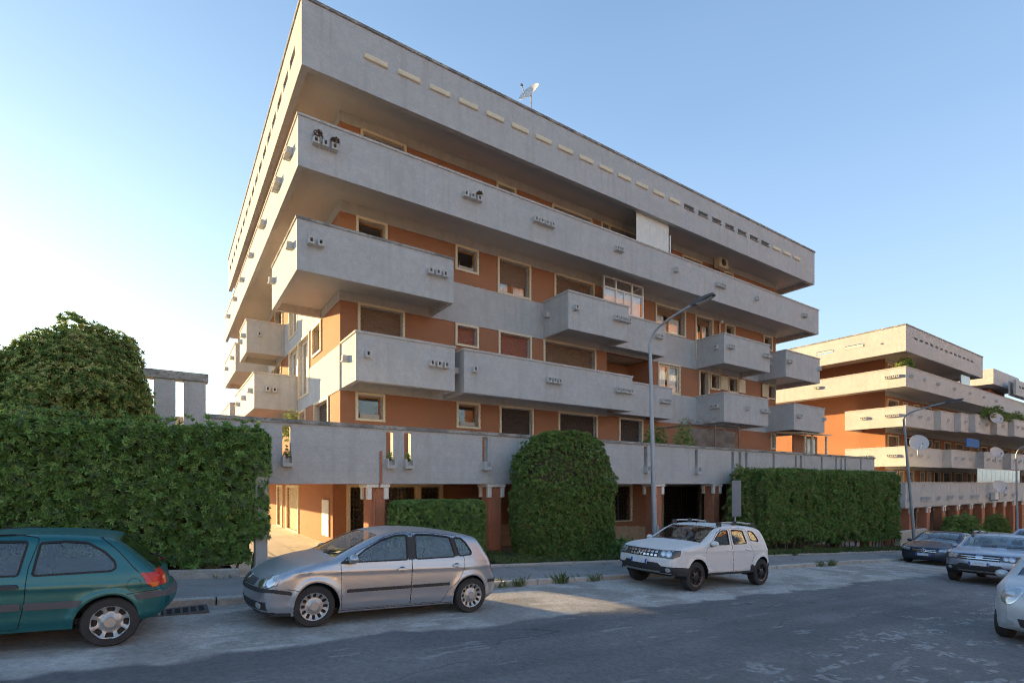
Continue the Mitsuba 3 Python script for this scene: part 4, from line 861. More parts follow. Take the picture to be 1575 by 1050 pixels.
c.add('wiper', MB().tube([(1.02, -.15, .955), (1.12, -.42, 1.0)], .01, 6).m(), 'm_plastic')

# --- white compact off-roader (centre right)
def offroader(label, paint_, x0, yc, white):
    c = Car('parked_car', label, 'car', paint_, 4.2, 1.82,
    [(.16, .372), (.05, .40), (.0, .52), (.0, .66), (.03, .80), (.07, .89), (.22, .96), (.55, 1.02), (.95, 1.06), (1.18, 1.09), (1.42, 1.22), (1.70, 1.39), (1.90, 1.475), (2.2, 1.53), (2.7, 1.545), (3.2, 1.525), (3.52, 1.48), (3.66, 1.42), (3.82, 1.20), (3.94, 1.02), (3.99, .88), (4.03, .70), (4.12, .62), (4.14, .50), (4.08, .42), (3.95, .38)],
    (.88, 3.54), .335, .41, 1.05, .36, x0, yc, fb=.20, rb=.16, tum=.27, re=.085,
    doors=[[(1.31, .40), (2.28, .40), (2.24, .8), (2.22, 1.08), (2.22, 1.455), (1.95, 1.44), (1.74, 1.36), (1.34, 1.06), (1.20, .9), (1.24, .6)], [(2.295, .40), (2.95, .40), (3.08, .62), (3.15, .80), (3.0, 1.10), (2.92, 1.45), (2.5, 1.465), (2.235, 1.458), (2.235, 1.08), (2.26, .8)]],
    wins=[[(1.43, 1.075), (1.62, 1.23), (1.84, 1.375), (1.98, 1.41), (2.15, 1.415), (2.13, 1.085)], [(2.31, 1.09), (2.305, 1.42), (2.55, 1.425), (2.78, 1.40), (2.87, 1.11)], [(3.0, 1.405), (3.06, 1.19), (3.36, 1.155), (3.40, 1.18), (3.30, 1.31), (3.2, 1.39)]],
    black=[[(2.135, 1.08), (2.155, 1.42), (2.30, 1.42), (2.305, 1.085)]] if False else (),
    ws=(1.20, 1.90, 1.10), rg=(3.68, 3.93, 1.03), kz=.965, floor=.36)
    c.wheel('m_rim_dark' if white else 'm_rim', 'alloy', .21)
    gk = c.fpatch('grille', [(-.46, .74), (.46, .74), (.48, .91), (-.48, .91)], 'm_plastic', .006)
    if white:
        for zz in (.785, .865):
            for i in range(9):
                y = -.40 + i * .10
                if abs(y) < .05: continue
                c.fpatch('grille_bar', [(y - .036, zz - .024), (y + .036, zz - .024), (y + .028, zz + .024), (y - .028, zz + .024)], 'm_chrome', .012, h=.03, parent=gk)
        c.fpatch('emblem', [(-.085, .87), (.085, .87), (.0, .755)], 'm_chrome', .022, h=.03)
        c.fpatch('emblem_core', [(-.045, .852), (.045, .852), (.0, .79)], 'm_plastic', .025, h=.03)
    else:
        for zz in (.79, .85): c.fpatch('grille_bar', [(-.44, zz - .012), (.44, zz - .012), (.44, zz + .012), (-.44, zz + .012)], 'm_chrome', .014, parent=gk)
        c.fpatch('emblem', [(-.10, .86), (-.06, .89), (.06, .89), (.10, .86), (.06, .78), (-.06, .78)], 'm_chrome', .024, h=.03)
    for sg in (-1, 1):
        h_ = c.patch('headlight', [(.02, sg * .48, .745), (.02, sg * .48, .90), (.20, sg * .74, .92), (.38, sg * .86, .925), (.33, sg * .86, .80), (.20, sg * .76, .73)], -sg * 30, 'm_lampdark', .008, r=.02)
        for y, q in ((.58, .060), (.72, .072)):
            an = np.linspace(0, 2 * math.pi, 18, endpoint=False)
            c.patch('lens', [(.10 + q * math.cos(a) * .5, sg * (y + q * math.cos(a) * .87), .835 + q * math.sin(a)) for a in an], -sg * 30, 'm_lamp', .013, .02, parent=h_)
            c.patch('reflector', [(.10 + .6 * q * math.cos(a) * .5, sg * (y + .6 * q * math.cos(a) * .87), .835 + .6 * q * math.sin(a)) for a in an], -sg * 30, 'm_chrome', .016, .02, parent=h_)
        c.fpatch('fog_light', [(sg * .70 + .05 * math.cos(a), .475 + .05 * math.sin(a)) for a in np.linspace(0, 6.28, 18)], 'm_lamp', .020, h=.02)
    c.fpatch('lower_bumper', [(-.84, .372), (.84, .372), (.88, .55), (.55, .55), (.46, .62), (-.46, .62), (-.55, .55), (-.88, .55)], 'm_plastic', .008)
    c.fpatch('skid_plate', [(-.46, .385), (.46, .385), (.52, .435), (-.52, .435)], 'm_rim', .020)
    c.sidep('lower_bumper', Polygon([(.10, .36), (.50, .36), (.53, .54), (.10, .55)]).difference(Point(.88, .325).buffer(.41)), 'm_plastic', .008, True)
    c.sidep('lower_bumper', Polygon([(3.90, .40), (4.10, .42), (4.10, .56), (3.93, .58)]), 'm_plastic', .008, True)
    c.sidep('sill_guard', Polygon([(1.28, .345), (3.02, .345), (3.02, .395), (1.28, .395)]), 'm_plastic', .022, True)
    c.sidep('mud_guard', Polygon([(3.0, .36), (3.14, .36), (3.16, .50), (3.08, .56), (3.02, .5)]), 'm_plastic', .012, True)
    c.plate(-.0, .635, -.035, .24)
    c.handle(2.02, 2.14, .92, 'm_whitecar' if white else 'm_bluegrey', .018); c.handle(2.80, 2.92, .95, 'm_whitecar' if white else 'm_bluegrey', .018)
    for sg in (-1, 1):
        r_ = c.add('roof_rail', MB().tube([(1.95, sg * .66, 1.45), (2.02, sg * .66, 1.545), (2.2, sg * .66, 1.565), (2.8, sg * .66, 1.575), (3.3, sg * .66, 1.545), (3.45, sg * .66, 1.47)], .022, 8).m(), 'm_rim', smooth=40)
        for xx, zz in ((2.0, 1.52), (2.62, 1.56), (3.4, 1.52)): c.add('rail_foot', MB().cbox(xx - .08, xx + .08, sg * .66 - .03, sg * .66 + .03, zz - .05, zz + .05, .015).m(), 'm_plastic', parent=r_)
    c.add('antenna', MB().cyl((2.02, .0, 1.5), (2.15, .0, 1.66), .008, .004, 6).m(), 'm_plastic')
    c.mirror(1.42, 1.08, paint_)
    for y in (-.35, .25): c.add('wiper', MB().tube([(1.20, y, 1.115), (1.29, y - .35, 1.17)], .01, 6).m(), 'm_plastic')
    return c
offroader('white off road car with roof rails parked between the two taller clipped hedges', 'm_whitecar', 9.1, 7.35 + .91, True)
o2 = offroader('silver blue off road car driving towards the viewer at the right', 'm_bluegrey', 20.0, 4.95, False)
# --- dark blue saloon
def saloon(label, paint_, x0, yc, lights=True):
    c = Car('parked_car', label, 'car', paint_, 4.6, 1.82,
    [(.12, .20), (.02, .28), (.0, .42), (.01, .58), (.06, .68), (.2, .75), (.7, .86), (1.25, .94), (1.5, 1.05), (1.85, 1.24), (2.15, 1.36), (2.5, 1.41), (2.9, 1.40), (3.3, 1.32), (3.7, 1.14), (3.95, 1.02), (4.3, 1.0), (4.5, .95), (4.55, .75), (4.6, .5), (4.52, .3), (4.4, .24)],
    (.85, 3.65), .32, .365, .92, .22, x0, yc, fb=.2, rb=.14, tum=.34, re=.08,
    doors=[[(1.3, .26), (2.4, .26), (2.42, 1.34), (2.1, 1.29), (1.38, .95), (1.28, .7)], [(2.415, .26), (3.1, .26), (3.3, .55), (3.4, .95), (3.1, 1.3), (2.435, 1.34)]],
    wins=[[(1.52, .95), (1.85, 1.15), (2.1, 1.26), (2.36, 1.31), (2.34, .96)], [(2.44, .965), (2.46, 1.31), (2.9, 1.30), (3.2, 1.22), (3.5, 1.03), (3.4, .98)]],
    ws=(1.29, 2.12, .955), rg=(3.32, 3.9, 1.03))
    c.wheel('m_rim', 'alloy', .21)
    gk = c.fpatch('grille', [(-.38, .50), (.38, .50), (.46, .62), (.40, .68), (-.40, .68), (-.46, .62)], 'm_plastic', .006)
    for zz in (.56, .62): c.fpatch('grille_bar', [(-.42, zz - .010), (.42, zz - .010), (.42, zz + .010), (-.42, zz + .010)], 'm_chrome', .012, parent=gk)
    ring = [(.085 * math.cos(a), .59 + .085 * math.sin(a)) for a in np.linspace(0, 6.28, 20)]
    c.fpatch('emblem', ring, 'm_chrome', .02, h=.02); c.fpatch('emblem_core', [(y * .78, .59 + (z - .59) * .78) for y, z in ring], 'm_plastic', .023, h=.02)
    for a in (90, 210, 330):
        e = np.array([math.cos(math.radians(a)), math.sin(math.radians(a))]); q = np.array([-e[1], e[0]])
        c.fpatch('emblem_star', [tuple(np.array([0, .59]) + e * .08), tuple(np.array([0, .59]) + q * .012), tuple(np.array([0, .59]) - q * .012)], 'm_chrome', .027, h=.02)
    for sg in (-1, 1):
        c.patch('headlight', [(.03, sg * .52, .58), (.1, sg * .50, .67), (.4, sg * .80, .735), (.44, sg * .84, .71), (.2, sg * .78, .60)], -sg * 35, 'm_lamp', .008, r=.01)
        c.fpatch('air_intake', [(sg * .46, .30), (sg * .80, .30), (sg * .78, .42), (sg * .5, .38)], 'm_plastic', .006)
    c.fpatch('lower_grille', [(-.42, .27), (.42, .27), (.40, .36), (-.40, .36)], 'm_plastic', .006)
    c.plate(0, .43, -.03, .25); c.mirror(1.50, .95, paint_)
    c.handle(2.2, 2.32, .84, paint_, .016); c.handle(3.12, 3.24, .86, paint_, .016)
    return c
saloon('dark navy saloon parked beyond the right hedge below the far block', 'm_navy', 26.2, 8.25)
saloon('dark brown car half hidden behind the navy saloon', 'm_tan', 33.2, 8.2)
# --- white rounded hatch at right edge and light blue car behind
def hatch(label, paint_, x0, yc, H=1.5, L=3.6, W=1.64):
    k = H / 1.5
    c = Car('parked_car', label, 'car', paint_, L, W,
    [(.12, .2 * k), (.02, .26 * k), (.0, .42 * k), (.01, .56 * k), (.06, .72 * k), (.16, .83 * k), (.4, .93 * k), (.75, 1.0 * k), (1.0, 1.16 * k), (1.3, 1.36 * k), (1.6, 1.47 * k), (2.0, 1.5 * k), (2.6, 1.47 * k), (3.0, 1.40 * k), (3.2, 1.3 * k), (3.4, 1.0 * k), (L - .1, .8 * k), (L, .5 * k), (L - .08, .3 * k), (L - .2, .22 * k)],
    (.68, L - .6), .295, .335, .97 * k, .2, x0, yc, fb=.24, rb=.16, tum=.30, re=.10,
    doors=[[(1.05, .25), (2.15, .25), (2.2, .9 * k), (2.2, 1.42 * k), (1.6, 1.40 * k), (1.0, .99 * k), (1.0, .6)]],
    wins=[[(1.18, 1.0 * k), (1.4, 1.22 * k), (1.65, 1.37 * k), (2.13, 1.39 * k), (2.12, 1.02 * k)], [(2.25, 1.03 * k), (2.26, 1.39 * k), (2.7, 1.36 * k), (2.95, 1.25 * k), (3.0, 1.06 * k)]],
    ws=(.80, 1.55, 1.03 * k), rg=(3.2, 3.45, 1.0 * k))
    c.wheel('m_rim', 'poly')
    for sg in (-1, 1):
        an = np.linspace(0, 2 * math.pi, 28, endpoint=False)
        for nm, q, m_, o, pz in (('headlight', .125, 'm_chrome', .010, 0), ('lens', .108, 'm_lamp', .014, 0), ('reflector', .055, 'm_chrome', .02, 0)):
            c.patch(nm, [(.14 + q * math.cos(a) * .6, sg * (.60 + q * math.cos(a) * .8), .74 * k + q * 1.12 * math.sin(a)) for a in an], -sg * 36, m_, o, .02)
        c.fpatch('fog_light', [(sg * .55 + .05 * math.cos(a), .33 + .045 * math.sin(a)) for a in an], 'm_lamp', .014, h=.02)
    c.fpatch('lower_grille', [(-.42, .27), (.42, .27), (.46, .40), (-.46, .40)], 'm_plastic', .006)
    c.fpatch('emblem', [(-.30, .60), (.30, .60), (.30, .63), (-.30, .63)], 'm_chrome', .012)
    c.plate(0, .47, -.03, .25); c.mirror(1.15, 1.0 * k, paint_)
    return c
hatch('pale silver white rounded small car facing the viewer, cut off by the lower right edge', 'm_pale', 10.9, 1.80)
hatch('light blue car with a tall roof behind the silver blue off road car', 'm_lightblue', 29.0, 5.7, 1.72)

# ================================================================ VEGETATION
def leaves(cent, nrm, k, length, width, rng, cols, spread=(.35, 1.25), jit=.25):
    """rosettes of k folded leaves at the points cent around the directions nrm; cols: list of base colours"""
    n = len(cent); nrm = nrm / np.linalg.norm(nrm, axis=1, keepdims=True)
    a = np.cross(nrm, rng.normal(size=(n, 3))); a /= np.linalg.norm(a, axis=1, keepdims=True); b = np.cross(nrm, a)
    az = (np.arange(k)[None] * 2.399 + rng.uniform(0, 6.28, (n, 1))); po = rng.uniform(*spread, (n, k))
    d = np.cos(po)[..., None] * nrm[:, None] + np.sin(po)[..., None] * (np.cos(az)[..., None] * a[:, None] + np.sin(az)[..., None] * b[:, None])
    s = np.cross(d, nrm[:, None] + rng.normal(0, jit, (n, k, 3))); s /= np.linalg.norm(s, axis=2, keepdims=True) + 1e-9
    u = np.cross(s, d); L = length * rng.uniform(.65, 1.2, (n, k, 1)); w = width * rng.uniform(.8, 1.2, (n, k, 1)) / 2
    base = cent[:, None] + d * L * .05
    mid = base + d * L * .52; fold = u * w * .5
    V = np.stack([base, mid + s * w + fold, base + d * L - u * L * .12, mid - s * w + fold], 2).reshape(-1, 3)
    i = np.arange(n * k) * 4; F = np.vstack([np.stack([i, i + 1, i + 2], 1), np.stack([i, i + 2, i + 3], 1)])
    cols = np.array(cols); t = rng.integers(0, len(cols), n); c = cols[t][:, None] * rng.uniform(.75, 1.25, (n, k, 1)) * rng.uniform(.85, 1.15, (n, 1, 1))
    C = np.repeat(c.reshape(-1, 3), 4, axis=0)
    return V, F, C
def foliage(parent, parts, name='foliage', m='m_leaf'):
    n, V, F, C = 0, [], [], []
    for v, f, c_ in parts: V.append(v); F.append(f + n); C.append(c_); n += len(v)
    return put(name, trimesh.Trimesh(np.vstack(V), np.vstack(F), process=False), m, parent, color=np.vstack(C), kind='stuff')
def boxpts(rng, x0, x1, y0, y1, z0, z1, dens, faces, depth, und=.08, rnd=.12):
    P, N = [], []
    spec = {'f': ((x0, x1), (z0, z1), lambda u, v: (u, np.full_like(u, y0), v), (0, -1, 0)), 'b': ((x0, x1), (z0, z1), lambda u, v: (u, np.full_like(u, y1), v), (0, 1, 0)),
            't': ((x0, x1), (y0, y1), lambda u, v: (u, v, np.full_like(u, z1)), (0, 0, 1)), 'l': ((y0, y1), (z0, z1), lambda u, v: (np.full_like(u, x0), u, v), (-1, 0, 0)), 'r': ((y0, y1), (z0, z1), lambda u, v: (np.full_like(u, x1), u, v), (1, 0, 0))}
    for f in faces:
        (a, b), (c_, d), fn, nn = spec[f]; n = int((b - a) * (d - c_) * dens); u = rng.uniform(a, b, n); v = rng.uniform(c_, d, n)
        p = np.stack(fn(u, v), 1); nn = np.array(nn, float); dep = rng.random(n) ** 2 * depth
        p -= nn * dep[:, None]; p += nn * ((meshkit.fbm(p * 1.3, 3) - .5) * 2 * und)[:, None]
        P.append(p); N.append(np.tile(nn, (n, 1)))
    P, N = np.vstack(P), np.vstack(N)
    # round the edges: pull points near edges inwards
    c0 = np.array([(x0 + x1) / 2, (y0 + y1) / 2, (z0 + z1) / 2]); h = np.array([(x1 - x0) / 2, (y1 - y0) / 2, (z1 - z0) / 2])
    q = P - c0; ins = np.maximum(np.abs(q) - (h - rnd), 0); ins[:, 2] *= (q[:, 2] > 0); ln = np.linalg.norm(ins, axis=1); sc = np.where(ln > rnd, rnd / np.maximum(ln, 1e-9), 1)
    P = c0 + np.where(ins > 0, np.sign(q) * (np.maximum(h - rnd, 0) + ins * sc[:, None]), q)
    N = N + np.where(ins > 0, np.sign(q) * ins, 0) / rnd * .8 + rng.normal(0, .35, P.shape) + [0, 0, .35]
    return P, N
G1 = [(0.106, 0.206, 0.056), (0.163, 0.294, 0.083), (0.225, 0.375, 0.115), (0.294, 0.425, 0.15), (0.163, 0.25, 0.119)]
G2 = [(0.108, 0.186, 0.054), (0.162, 0.246, 0.076), (0.216, 0.306, 0.102), (0.264, 0.324, 0.12), (0.3, 0.288, 0.132)]
G3 = [(0.121, 0.211, 0.074), (0.201, 0.296, 0.1), (0.285, 0.37, 0.127), (0.37, 0.433, 0.158), (0.444, 0.454, 0.201)]
G4 = [(0.106, 0.194, 0.056), (0.163, 0.269, 0.077), (0.225, 0.338, 0.103), (0.213, 0.237, 0.088)]
# left hedge
hl = thing('hedge', 'tall broad clipped hedge behind the teal hatchback at the left', 'hedge')
r_ = np.random.default_rng(21)
def hedge(k, x0, x1, y0, y1, z0, z1, faces, dens, ln, cols, und, trim=None):
    """outer rosettes that stand out one by one over a darker inner fill"""
    out = []
    for dn, dep, L_, w_, cc, un, pr in ((dens, .06, ln, ln * .30, cols, und, .05), (dens * 1.1, .32, ln * .95, ln * .30, cols, und, -.06)):
        P, N = boxpts(r_, x0, x1, y0, y1, z0, z1, dn, faces, dep, un, .16)
        P = P + N / np.linalg.norm(N, axis=1, keepdims=True) * pr
        if trim is not None: m_ = trim(P); P, N = P[m_], N[m_]
        out.append(leaves(P, N, 11, L_, w_, r_, cc, (.35, 1.45)))
    return out
ls_ = hedge(hl, -2.9, 1.72, WY + .19, 13.0, .28, 2.92, 'ftr', 185, .092, G1, .17, lambda p: (p[:, 0] < 1.40) | (p[:, 2] > .75))
P3, N3 = boxpts(r_, -12, -2.9, WY + .17, 13.0, .28, 3.02, 110, 'ft', .24, .10, .16)
P4, N4 = boxpts(r_, -2.9, 1.65, WY + .19, 13.0, .28, 2.92, 16, 'ft', .0, .16, .10); N4 = N4[(P4[:, 0] < 1.1) | (P4[:, 2] > 1)]; P4 = P4[(P4[:, 0] < 1.1) | (P4[:, 2] > 1)]; P4 += N4 / np.linalg.norm(N4, axis=1, keepdims=True) * (.10 + .14 * r_.random((len(P4), 1)))
foliage(hl, ls_ + [leaves(P3, N3, 8, .13, .045, r_, G1), leaves(P4, N4, 9, .115, .032, r_, G1[1:], (.2, 1.1))])
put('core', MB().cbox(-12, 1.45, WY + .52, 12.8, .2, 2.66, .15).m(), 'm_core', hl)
mb = MB()
for i in range(22):
    x = -4 + i * .26 + r_.normal(0, .05); y = WY + .35 + r_.random() * .2; mb.tube([(x, y, .1), (x + r_.normal(0, .05), y, .35), (x + r_.normal(0, .1), y - .08, .75)], [.03, .024, .012], 6)
put('stem', mb.m(), 'm_bark', hl, kind='stuff')
gp = thing('gate_post', 'grey weathered post at the end of the left hedge', 'post')
put('shaft', MB().cbox(1.50, 1.74, WY + .24, WY + .44, -.1, 2.2, .02).m(), 'm_post', gp); put('post_cap', MB().cbox(1.47, 1.77, WY + .21, WY + .47, 2.2, 2.27, .015).m(), 'm_post', gp)
# low hedge
hw_ = thing('hedge', 'low clipped hedge behind the roof of the silver hatchback', 'hedge')
foliage(hw_, hedge(hw_, 4.95, 7.42, 12.40, 13.3, -.1, 1.36, 'ftrl', 300, .07, G1, .08)); put('core', MB().cbox(4.95, 7.4, 12.6, 13.1, -.3, 1.2, .1).m(), 'm_core', hw_)
put('stem', MB().cyl((5.6, 12.85, -.4), (5.6, 12.85, 0), .05).cyl((6.8, 12.85, -.4), (6.8, 12.85, 0), .05).m(), 'm_bark', hw_)
# topiary: superellipsoid column with domed top
tp = thing('topiary_shrub', 'big rounded clipped shrub between the silver hatchback and the white off road car', 'shrub')
def dome(rng, n, cx, cy, ax, ay, z0, z1, zc, ex, und):
    th = rng.uniform(0, 2 * np.pi, n); ct, st = np.cos(th), np.sin(th)
    rr = (np.abs(ct) ** ex + np.abs(st) ** ex) ** (-1 / ex); u = rng.random(n); top = rng.random(n) < .28
    h = np.where(top, 0, u); z = z0 + (zc - z0) * h; sc = 1 - .13 * (1 - h) ** 2 * 1.0
    ph = rng.random(n) * np.pi / 2
    zt = zc + (z1 - zc) * np.sin(ph); st_ = np.cos(ph) ** .7
    z = np.where(top, zt, z); sc = np.where(top, st_, sc)
    p = np.stack([cx + ax * rr * ct * sc, cy + ay * rr * st * sc, z], 1)
    nn = np.stack([ct / ax, st / ay, np.where(top, np.sin(ph) * 1.2, .1)], 1); nn /= np.linalg.norm(nn, axis=1, keepdims=True)
    p -= nn * (rng.random(n) ** 2 * .22)[:, None]; p += nn * ((meshkit.fbm(p * 1.6, 3) - .5) * 2 * und)[:, None]
    return p, nn + rng.normal(0, .4, p.shape) + [0, 0, .25]
P, N = dome(r_, 24000, 10.32, 12.45, 1.80, 1.0, -.45, 3.46, 1.75, 2.7, .15)
P = P + N / np.linalg.norm(N, axis=1, keepdims=True) * ((meshkit.fbm(P * 4.5, 2, 9) - .5) * .34)[:, None]
foliage(tp, [leaves(P, N, 8, .066, .025, r_, G4, (.4, 1.4))])
core = trimesh.creation.icosphere(subdivisions=3); v = core.vertices; v = np.sign(v) * np.abs(v) ** .7; v /= np.abs(v).max(0)
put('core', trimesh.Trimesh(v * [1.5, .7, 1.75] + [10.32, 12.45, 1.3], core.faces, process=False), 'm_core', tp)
put('stem', MB().cyl((10.1, 12.45, -.6), (10.1, 12.45, 0), .12).m(), 'm_bark', tp)
# right hedge
hr = thing('hedge', 'long overgrown hedge to the right of the white off road car', 'hedge')
ls_ = hedge(hr, 20.7, 34.4, 11.95, 13.3, -1.9, 2.32, 'ftrl', 115, .13, G2 + G1[:3], .42, lambda p: p[:, 2] > gz(p[:, 0]) + .30 + .9 * meshkit.noise(p * 1.3))
P5, N5 = boxpts(r_, 20.7, 34.4, 11.95, 13.3, 2.2, 2.42, 22, 't', .0, .2, .05); N5 = N5 * .3 + [0, 0, 1]
P6, N6 = boxpts(r_, 20.7, 34.4, 11.9, 13.3, -1.6, 2.42, 7, 'f', .0, .3, .05)
foliage(hr, ls_ + [leaves(P5, N5, 7, .20, .027, r_, G4, (.1, .7)), leaves(P6, N6, 7, .19, .03, r_, G4, (.2, .9))])
put('core', MB().add(MB().cbox(21.1, 34.1, 12.4, 13.0, 0, 1.95, .1).m().vertices * [1, 1, 1] + np.array([0, 0, 0]), MB().cbox(21.1, 34.1, 12.4, 13.0, 0, 1.95, .1).m().faces).cbox(25, 34.1, 12.42, 12.98, -1.0, 1.8, .1).m(), 'm_core', hr)
mb = MB()
for i in range(46):
    x = 20.8 + i * .30 + r_.normal(0, .1); y = 12.15 + r_.random() * .3; z = float(gz(x)); mb.tube([(x, y, z), (x + r_.normal(0, .08), y - .02, z + .6), (x + r_.normal(0, .2), y - .1, z + 1.3)], [.035, .026, .012], 6)
put('stem', mb.m(), 'm_bark', hr, kind='stuff')
# round tree behind the left hedge
tr_ = thing('tree', 'round dense evergreen tree with yellowish tips above the left hedge', 'tree')
r_ = np.random.default_rng(33)
put('trunk', MB().tube([(-1.9, 14.6, -.1), (-1.85, 14.65, 1.0), (-1.95, 14.6, 2.2)], [.17, .14, .11], 10).m(), 'm_bark', tr_, smooth=40)
mb = MB()
for i in range(14):
    a = i * 2.4; h = 1.4 + .12 * i; q = np.array([-1.9, 14.6, h]); e = q + np.array([math.cos(a) * .9, math.sin(a) * .9, .9 + .05 * i]); mb.tube([q, (q + e) / 2 + [0, 0, -.1], e], [.07, .045, .015], 7)
put('branch', mb.m(), 'm_bark', tr_, smooth=40)
cen = np.array([-1.66, 14.6, 3.55]); lob = r_.normal(size=(75, 3)); lob /= np.linalg.norm(lob, axis=1, keepdims=True); lob[:, 2] = np.where(lob[:, 2] < -.7, -lob[:, 2], lob[:, 2])
lob = cen + lob * np.array([1.28, 1.15, 1.38]) * r_.uniform(.72, 1.06, (75, 1)); rad = r_.uniform(.38, .62, 75)
lob = np.vstack([lob, [[-1.65, 14.3, 5.2], [-1.25, 14.4, 5.15], [-.85, 14.4, 4.95]]]); rad = np.r_[rad, .27, .22, .3]
P, N = [], []
for q, R_ in zip(lob, rad):
    n = int(430 * R_ * R_ / .25); d = r_.normal(size=(n, 3)); d /= np.linalg.norm(d, axis=1, keepdims=True)
    n = int(n * 1.0); P.append(q + d * R_ * r_.uniform(.55, 1.05, (n, 1))); N.append(d + (q - cen) / 2 + [0, 0, .4])
foliage(tr_, [leaves(np.vstack(P), np.vstack(N), 9, .082, .033, r_, G3, (.3, 1.4))], 'crown')
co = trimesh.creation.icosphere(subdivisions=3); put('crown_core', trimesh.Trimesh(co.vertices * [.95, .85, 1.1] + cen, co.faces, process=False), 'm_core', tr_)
# grass verge, weeds and bushes
def blades(rng, P, h, cols, w=.008):
    n = len(P); a = rng.uniform(0, 6.28, n); l = np.stack([np.cos(a), np.sin(a), np.zeros(n)], 1); H = h * rng.uniform(.4, 1.2, (n, 1)); lean = rng.normal(0, .35, (n, 3)) * H; lean[:, 2] = 0
    V = np.stack([P - l * w, P + l * w, P + lean * .4 + [0, 0, 1] * H * .6 + l * w * .7, P + lean + [0, 0, 1] * H], 1).reshape(-1, 3); i = np.arange(n) * 4
    C = np.repeat(np.array(cols)[rng.integers(0, len(cols), n)] * rng.uniform(.7, 1.3, (n, 1)), 4, axis=0)
    return V, np.vstack([np.stack([i, i + 1, i + 2], 1), np.stack([i, i + 2, i + 3], 1)]), C
GC = [(.05, .10, .022), (.08, .13, .03), (.10, .13, .04), (.13, .13, .06)]
n = 52000; x = r_.uniform(7.4, 20, n); y = r_.uniform(WY + .1, 13.5, n); keep = meshkit.fbm(np.stack([x, y, x * 0], 1) * 1.2, 3) > .38; x, y = x[keep], y[keep]
P = np.stack([x, y, gz(x) + .09], 1); n2 = 18000; x2 = r_.uniform(20, 35, n2); P2 = np.stack([x2, r_.uniform(WY, 12.3, n2), gz(x2) + .09], 1)
tall = np.clip(meshkit.fbm(P * .8, 2) * 2 - .5, .3, 1.5)
gv = put('grass', trimesh.Trimesh(*(lambda q: (q[0], q[1]))(b1 := blades(r_, np.vstack([P, P2]), .22, GC)), process=False), 'm_grass', color=b1[2], kind='stuff', label='ragged green grass and weeds along the foot of the hedges')
labels[gv]['category'] = 'grass'
wd = []
for (x, y, h, k) in ((2.35, KY - .02, .14, 60), (5.9, KY - .05, .16, 120), (6.4, KY - .05, .22, 160), (7.6, KY - .04, .26, 240), (8.6, KY - .04, .2, 160), (19.8, KY, .2, 260), (20.6, KY, .22, 300), (6.0, 9.5, .1, 60), (18.6, 11.3, .3, 300), (22, 11.4, .25, 200), (1.0, WY - .05, .1, 40)):
    k = max(20, k // 3); q = np.stack([x + r_.normal(0, .12, k), y + r_.normal(0, .05, k), np.full(k, float(gz(x)) + (.0 if y < KY + .01 else .1))], 1)
    w_ = thing('weed', {2.35: 'small weed on the kerb between the teal and silver hatchbacks', 5.9: 'low weed on the kerb just behind the silver hatchback', 6.4: 'weed on the kerb right of the silver hatchback', 7.6: 'tallest weed on the kerb in front of the rounded shrub', 8.6: 'weed on the kerb near the front of the white off road car', 19.8: 'clump of kerb weeds right of the white off road car', 20.6: 'farther clump of kerb weeds in front of the right hedge', 6.0: 'sparse weed on the pavement behind the silver hatchback', 18.6: 'leafy weed at the left foot of the right hedge', 22: 'weed beside the edging stones before the right hedge', 1.0: 'tiny weed by the edging stones of the left hedge'}[x], 'weed')
    b1 = blades(r_, q, h, GC, .01); put('blades', trimesh.Trimesh(b1[0], b1[1], process=False), 'm_grass', w_, color=b1[2], kind='stuff')
def bush(label, c0, rad, n, cols, ln=.09, cat='bush', name='bush', group=None):
    k = thing(name, label, cat, group); d = r_.normal(size=(n, 3)); d /= np.linalg.norm(d, axis=1, keepdims=True); d[:, 2] = np.abs(d[:, 2])
    p = np.array(c0) + d * np.array(rad) * (r_.uniform(.55, 1, (n, 1)) + .25 * (meshkit.fbm(d * 2.5 + np.array(c0), 3) - .5)[:, None] * 2)
    foliage(k, [leaves(p, d + [0, 0, .4], 7, ln, ln * .3, r_, cols)])
    mb = MB()
    for i in range(7): e = d[i] * np.array(rad) * .7; mb.tube([np.array(c0), np.array(c0) + e * .5, np.array(c0) + e], [.02, .014, .006], 5)
    put('stem', mb.m(), 'm_bark', k); return k
bush('low ragged bush at the foot of the rounded shrub on its right', (12.3, 12.0, -.65), (.9, .5, .75), 900, G1, .08)
bush('loose leafy shrub with thin stems at the left end of the right hedge', (20.15, 12.7, -.2), (.75, .5, 2.75), 1100, G2, .15, 'shrub', 'loose_shrub')
bush('dark green bush in front of the columns of the far block', (46.5, 12.4, -2.7), (3.4, 1.0, 2.6), 4200, G2 + G1, .16)
bush('smaller green bush at the right edge before the far columns', (53.5, 12.2, -3.1), (2.4, .9, 2.6), 1800, G4, .16)
bush('ferny yellow green plant on the top terrace corner of the far block', (49.3, 16.7, 10.85), (1.1, .6, 1.15), 700, G3, .16, 'plant', 'terrace_plant')
for i, (x, s_) in enumerate(((61.0, 1.0), (63.5, 1.2), (66.5, 1.0), (70.0, 1.3))):
    bush(('leftmost', 'second', 'third', 'rightmost')[i] + ' of the trailing plants on the middle balcony of the far block', (x, 14.4, 7.7), (1.6, .6, 1.0 * s_), 450, G2, .15, 'plant', 'terrace_plant')
bush('dark shrub on the terrace above the rounded shrub, left of a twin', (16.3, 13.95, 3.0), (.75, .3, 1.2), 420, G4, .09, 'plant', 'terrace_plant')
bush('lighter shrub on the terrace before the shutter left of the street lamp', (18.1, 13.95, 3.0), (.7, .3, 1.5), 420, G3, .09, 'plant', 'terrace_plant')
